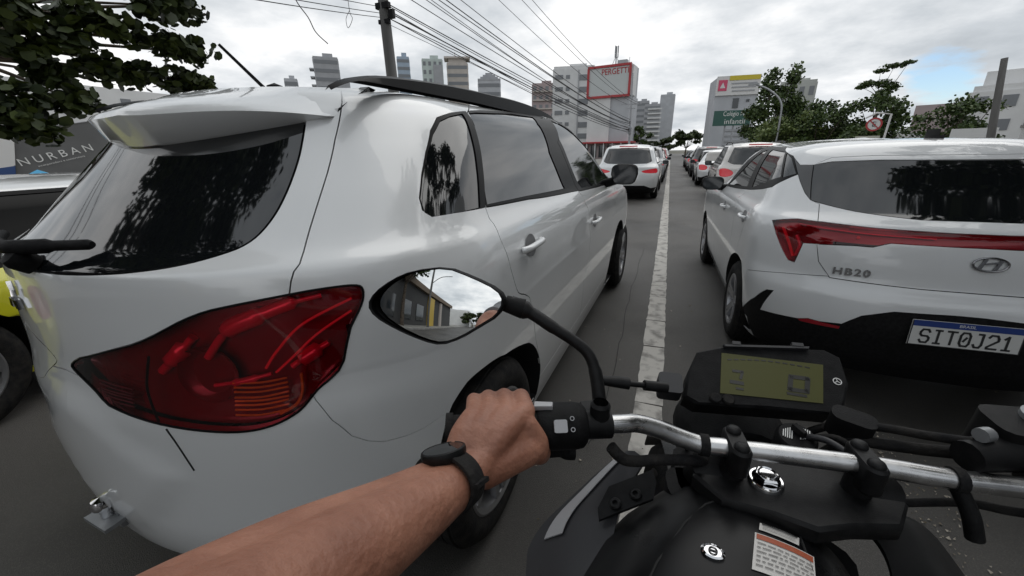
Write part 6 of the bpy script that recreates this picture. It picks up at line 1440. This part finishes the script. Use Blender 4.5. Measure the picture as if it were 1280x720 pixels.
blob_tree('street_tree', 'wide dark tree left of the leaning grey pole', 15.2, 31.5, 3.7, .5, 4.2, M_leaf_mid, 9, 36, .16, GT, 130)
blob_tree('shrub_tree', 'low dark bush above the hatchback roof near its antenna', 11.2, 26.2, 2.1, .8, 2.6, M_leaf_mid, 10, 12, .2, None, 70, trunk=.06)
blob_tree('street_tree', 'small round tree on the left pavement by the distant pole', -5.35, 80, 5.9, 2.6, 4.2, M_leaf_mid, 12, 14, .4, None, 46)
blob_tree('street_tree', 'dark spreading tree closing the end of the road', 3.2, 100, 5.9, 2.0, 5.6, M_leaf_dark, 13, 18, .5, None, 46)
blob_tree('street_tree', 'dark tree left of centre at the end of the road', -2.4, 118, 5.0, 1.5, 7, M_leaf_dark, 14, 14, .6, None, 40)
TF = 'trees far beyond the end of the road'
for k, (x, y, h_, w) in enumerate(((-30, 130, 6, 12), (-42, 120, 7, 12), (-60, 110, 6, 14), (14, 120, 7, 12), (30, 100, 5, 14), (44, 90, 6, 14), (58, 80, 5, 14), (-80, 90, 6, 16), (-14, 140, 6, 12))):
    blob_tree('distant_tree', 'dark green tree in the far line of trees across the horizon', x, y, h_, .8, w, M_leaf_dark, 40 + k, 12, .8, TF, 24)
# unseen buildings added right of and behind the rider to darken the cars
for k, (y, w_, z_, mt) in enumerate(((-26, 14, 9, F_beige), (-10, 15, 7, F_grey), (5.5, 14, 8.5, F_white))):
    block('unseen_shade_building', ('beige', 'grey', 'white')[k] + ' unseen two-storey building added on the right as shade, ' + ('behind the rider', 'level with the rider', 'beside the white hatchback')[k], 13.5, y, w_, 8, z_, mt, -math.pi / 2, 2, 4, 'windows', None, 'building', M_window)
# what stands behind the rider and shows in the motorbike mirror
t = thing('dark_building', 'long dark grey building with a yellow pillar, behind on the left', 'building', (-9.6, -19, 0), 0)
m = MB(); m.box((0, 0, 2.1), (3.5, 30, 4.2)); m.build('wall', facade('charcoal_wall', (.055, .055, .055)), t)
m = MB(); m.box((.1, 0, 4.5), (4.2, 30.4, .6)); m.build('parapet', facade('brown_parapet', (.17, .13, .095)), t)
m = MB(); m.box((1.85, -.8, 2.0), (.3, 2.4, 4.0)); m.build('yellow_pillar', principled('yellow_pillar_paint', (.62, .42, .04), .5), t)
m = MB(); m.box((1.85, -6, 2.0), (.3, 1.1, 4.0)); m.build('tan_pillar', F_beige, t)
for y in (10, 6.5, 3): m = MB(); m.box((1.77, y, 1.6), (.1, 2.2, 1.8)); m.build('shop_window', M_window, t)
t = thing('utility_pole', 'grey utility pole behind on the left with a lamp arm', 'pole', (-6.6, -16, 0))
m = MB(); m.tube([(0, 0, 0), (0, 0, 9)], [.16, .11], 12); m.build('shaft', M_pole, t, 60)
m = MB(); m.tube(spline([(0, 0, 5.2), (1.2, .2, 6.0), (2.6, .3, 6.2)], 6), .045, 8); m.build('lamp_arm', M_metal, t, 60)
m = MB(); m.box((0, 0, 8.2), (1.8, .1, .12)); m.build('cross_arm', F_dark, t)
blob_tree('street_tree', 'green tree over the left pavement further behind the rider', -7.4, -11, 7.6, 4.6, 5, M_leaf_mid, 61, 18, .25, None, 60)
blob_tree('street_tree', 'rounded tree in the distance directly behind the rider', -3.6, -52, 6, 1.5, 9, M_leaf_dark, 62, 16, .5, None, 36)
blob_tree('street_tree', 'tall dark tree over the right pavement behind the rider', 6.8, -19, 8.5, 3, 6, M_leaf_dark, 63, 20, .3, None, 50)
block('white_house', 'white house beyond the trees behind the rider', -9, -60, 8, 8, 5.5, F_white, 0, 2, 4, 'windows', None, 'house', M_wgrey)
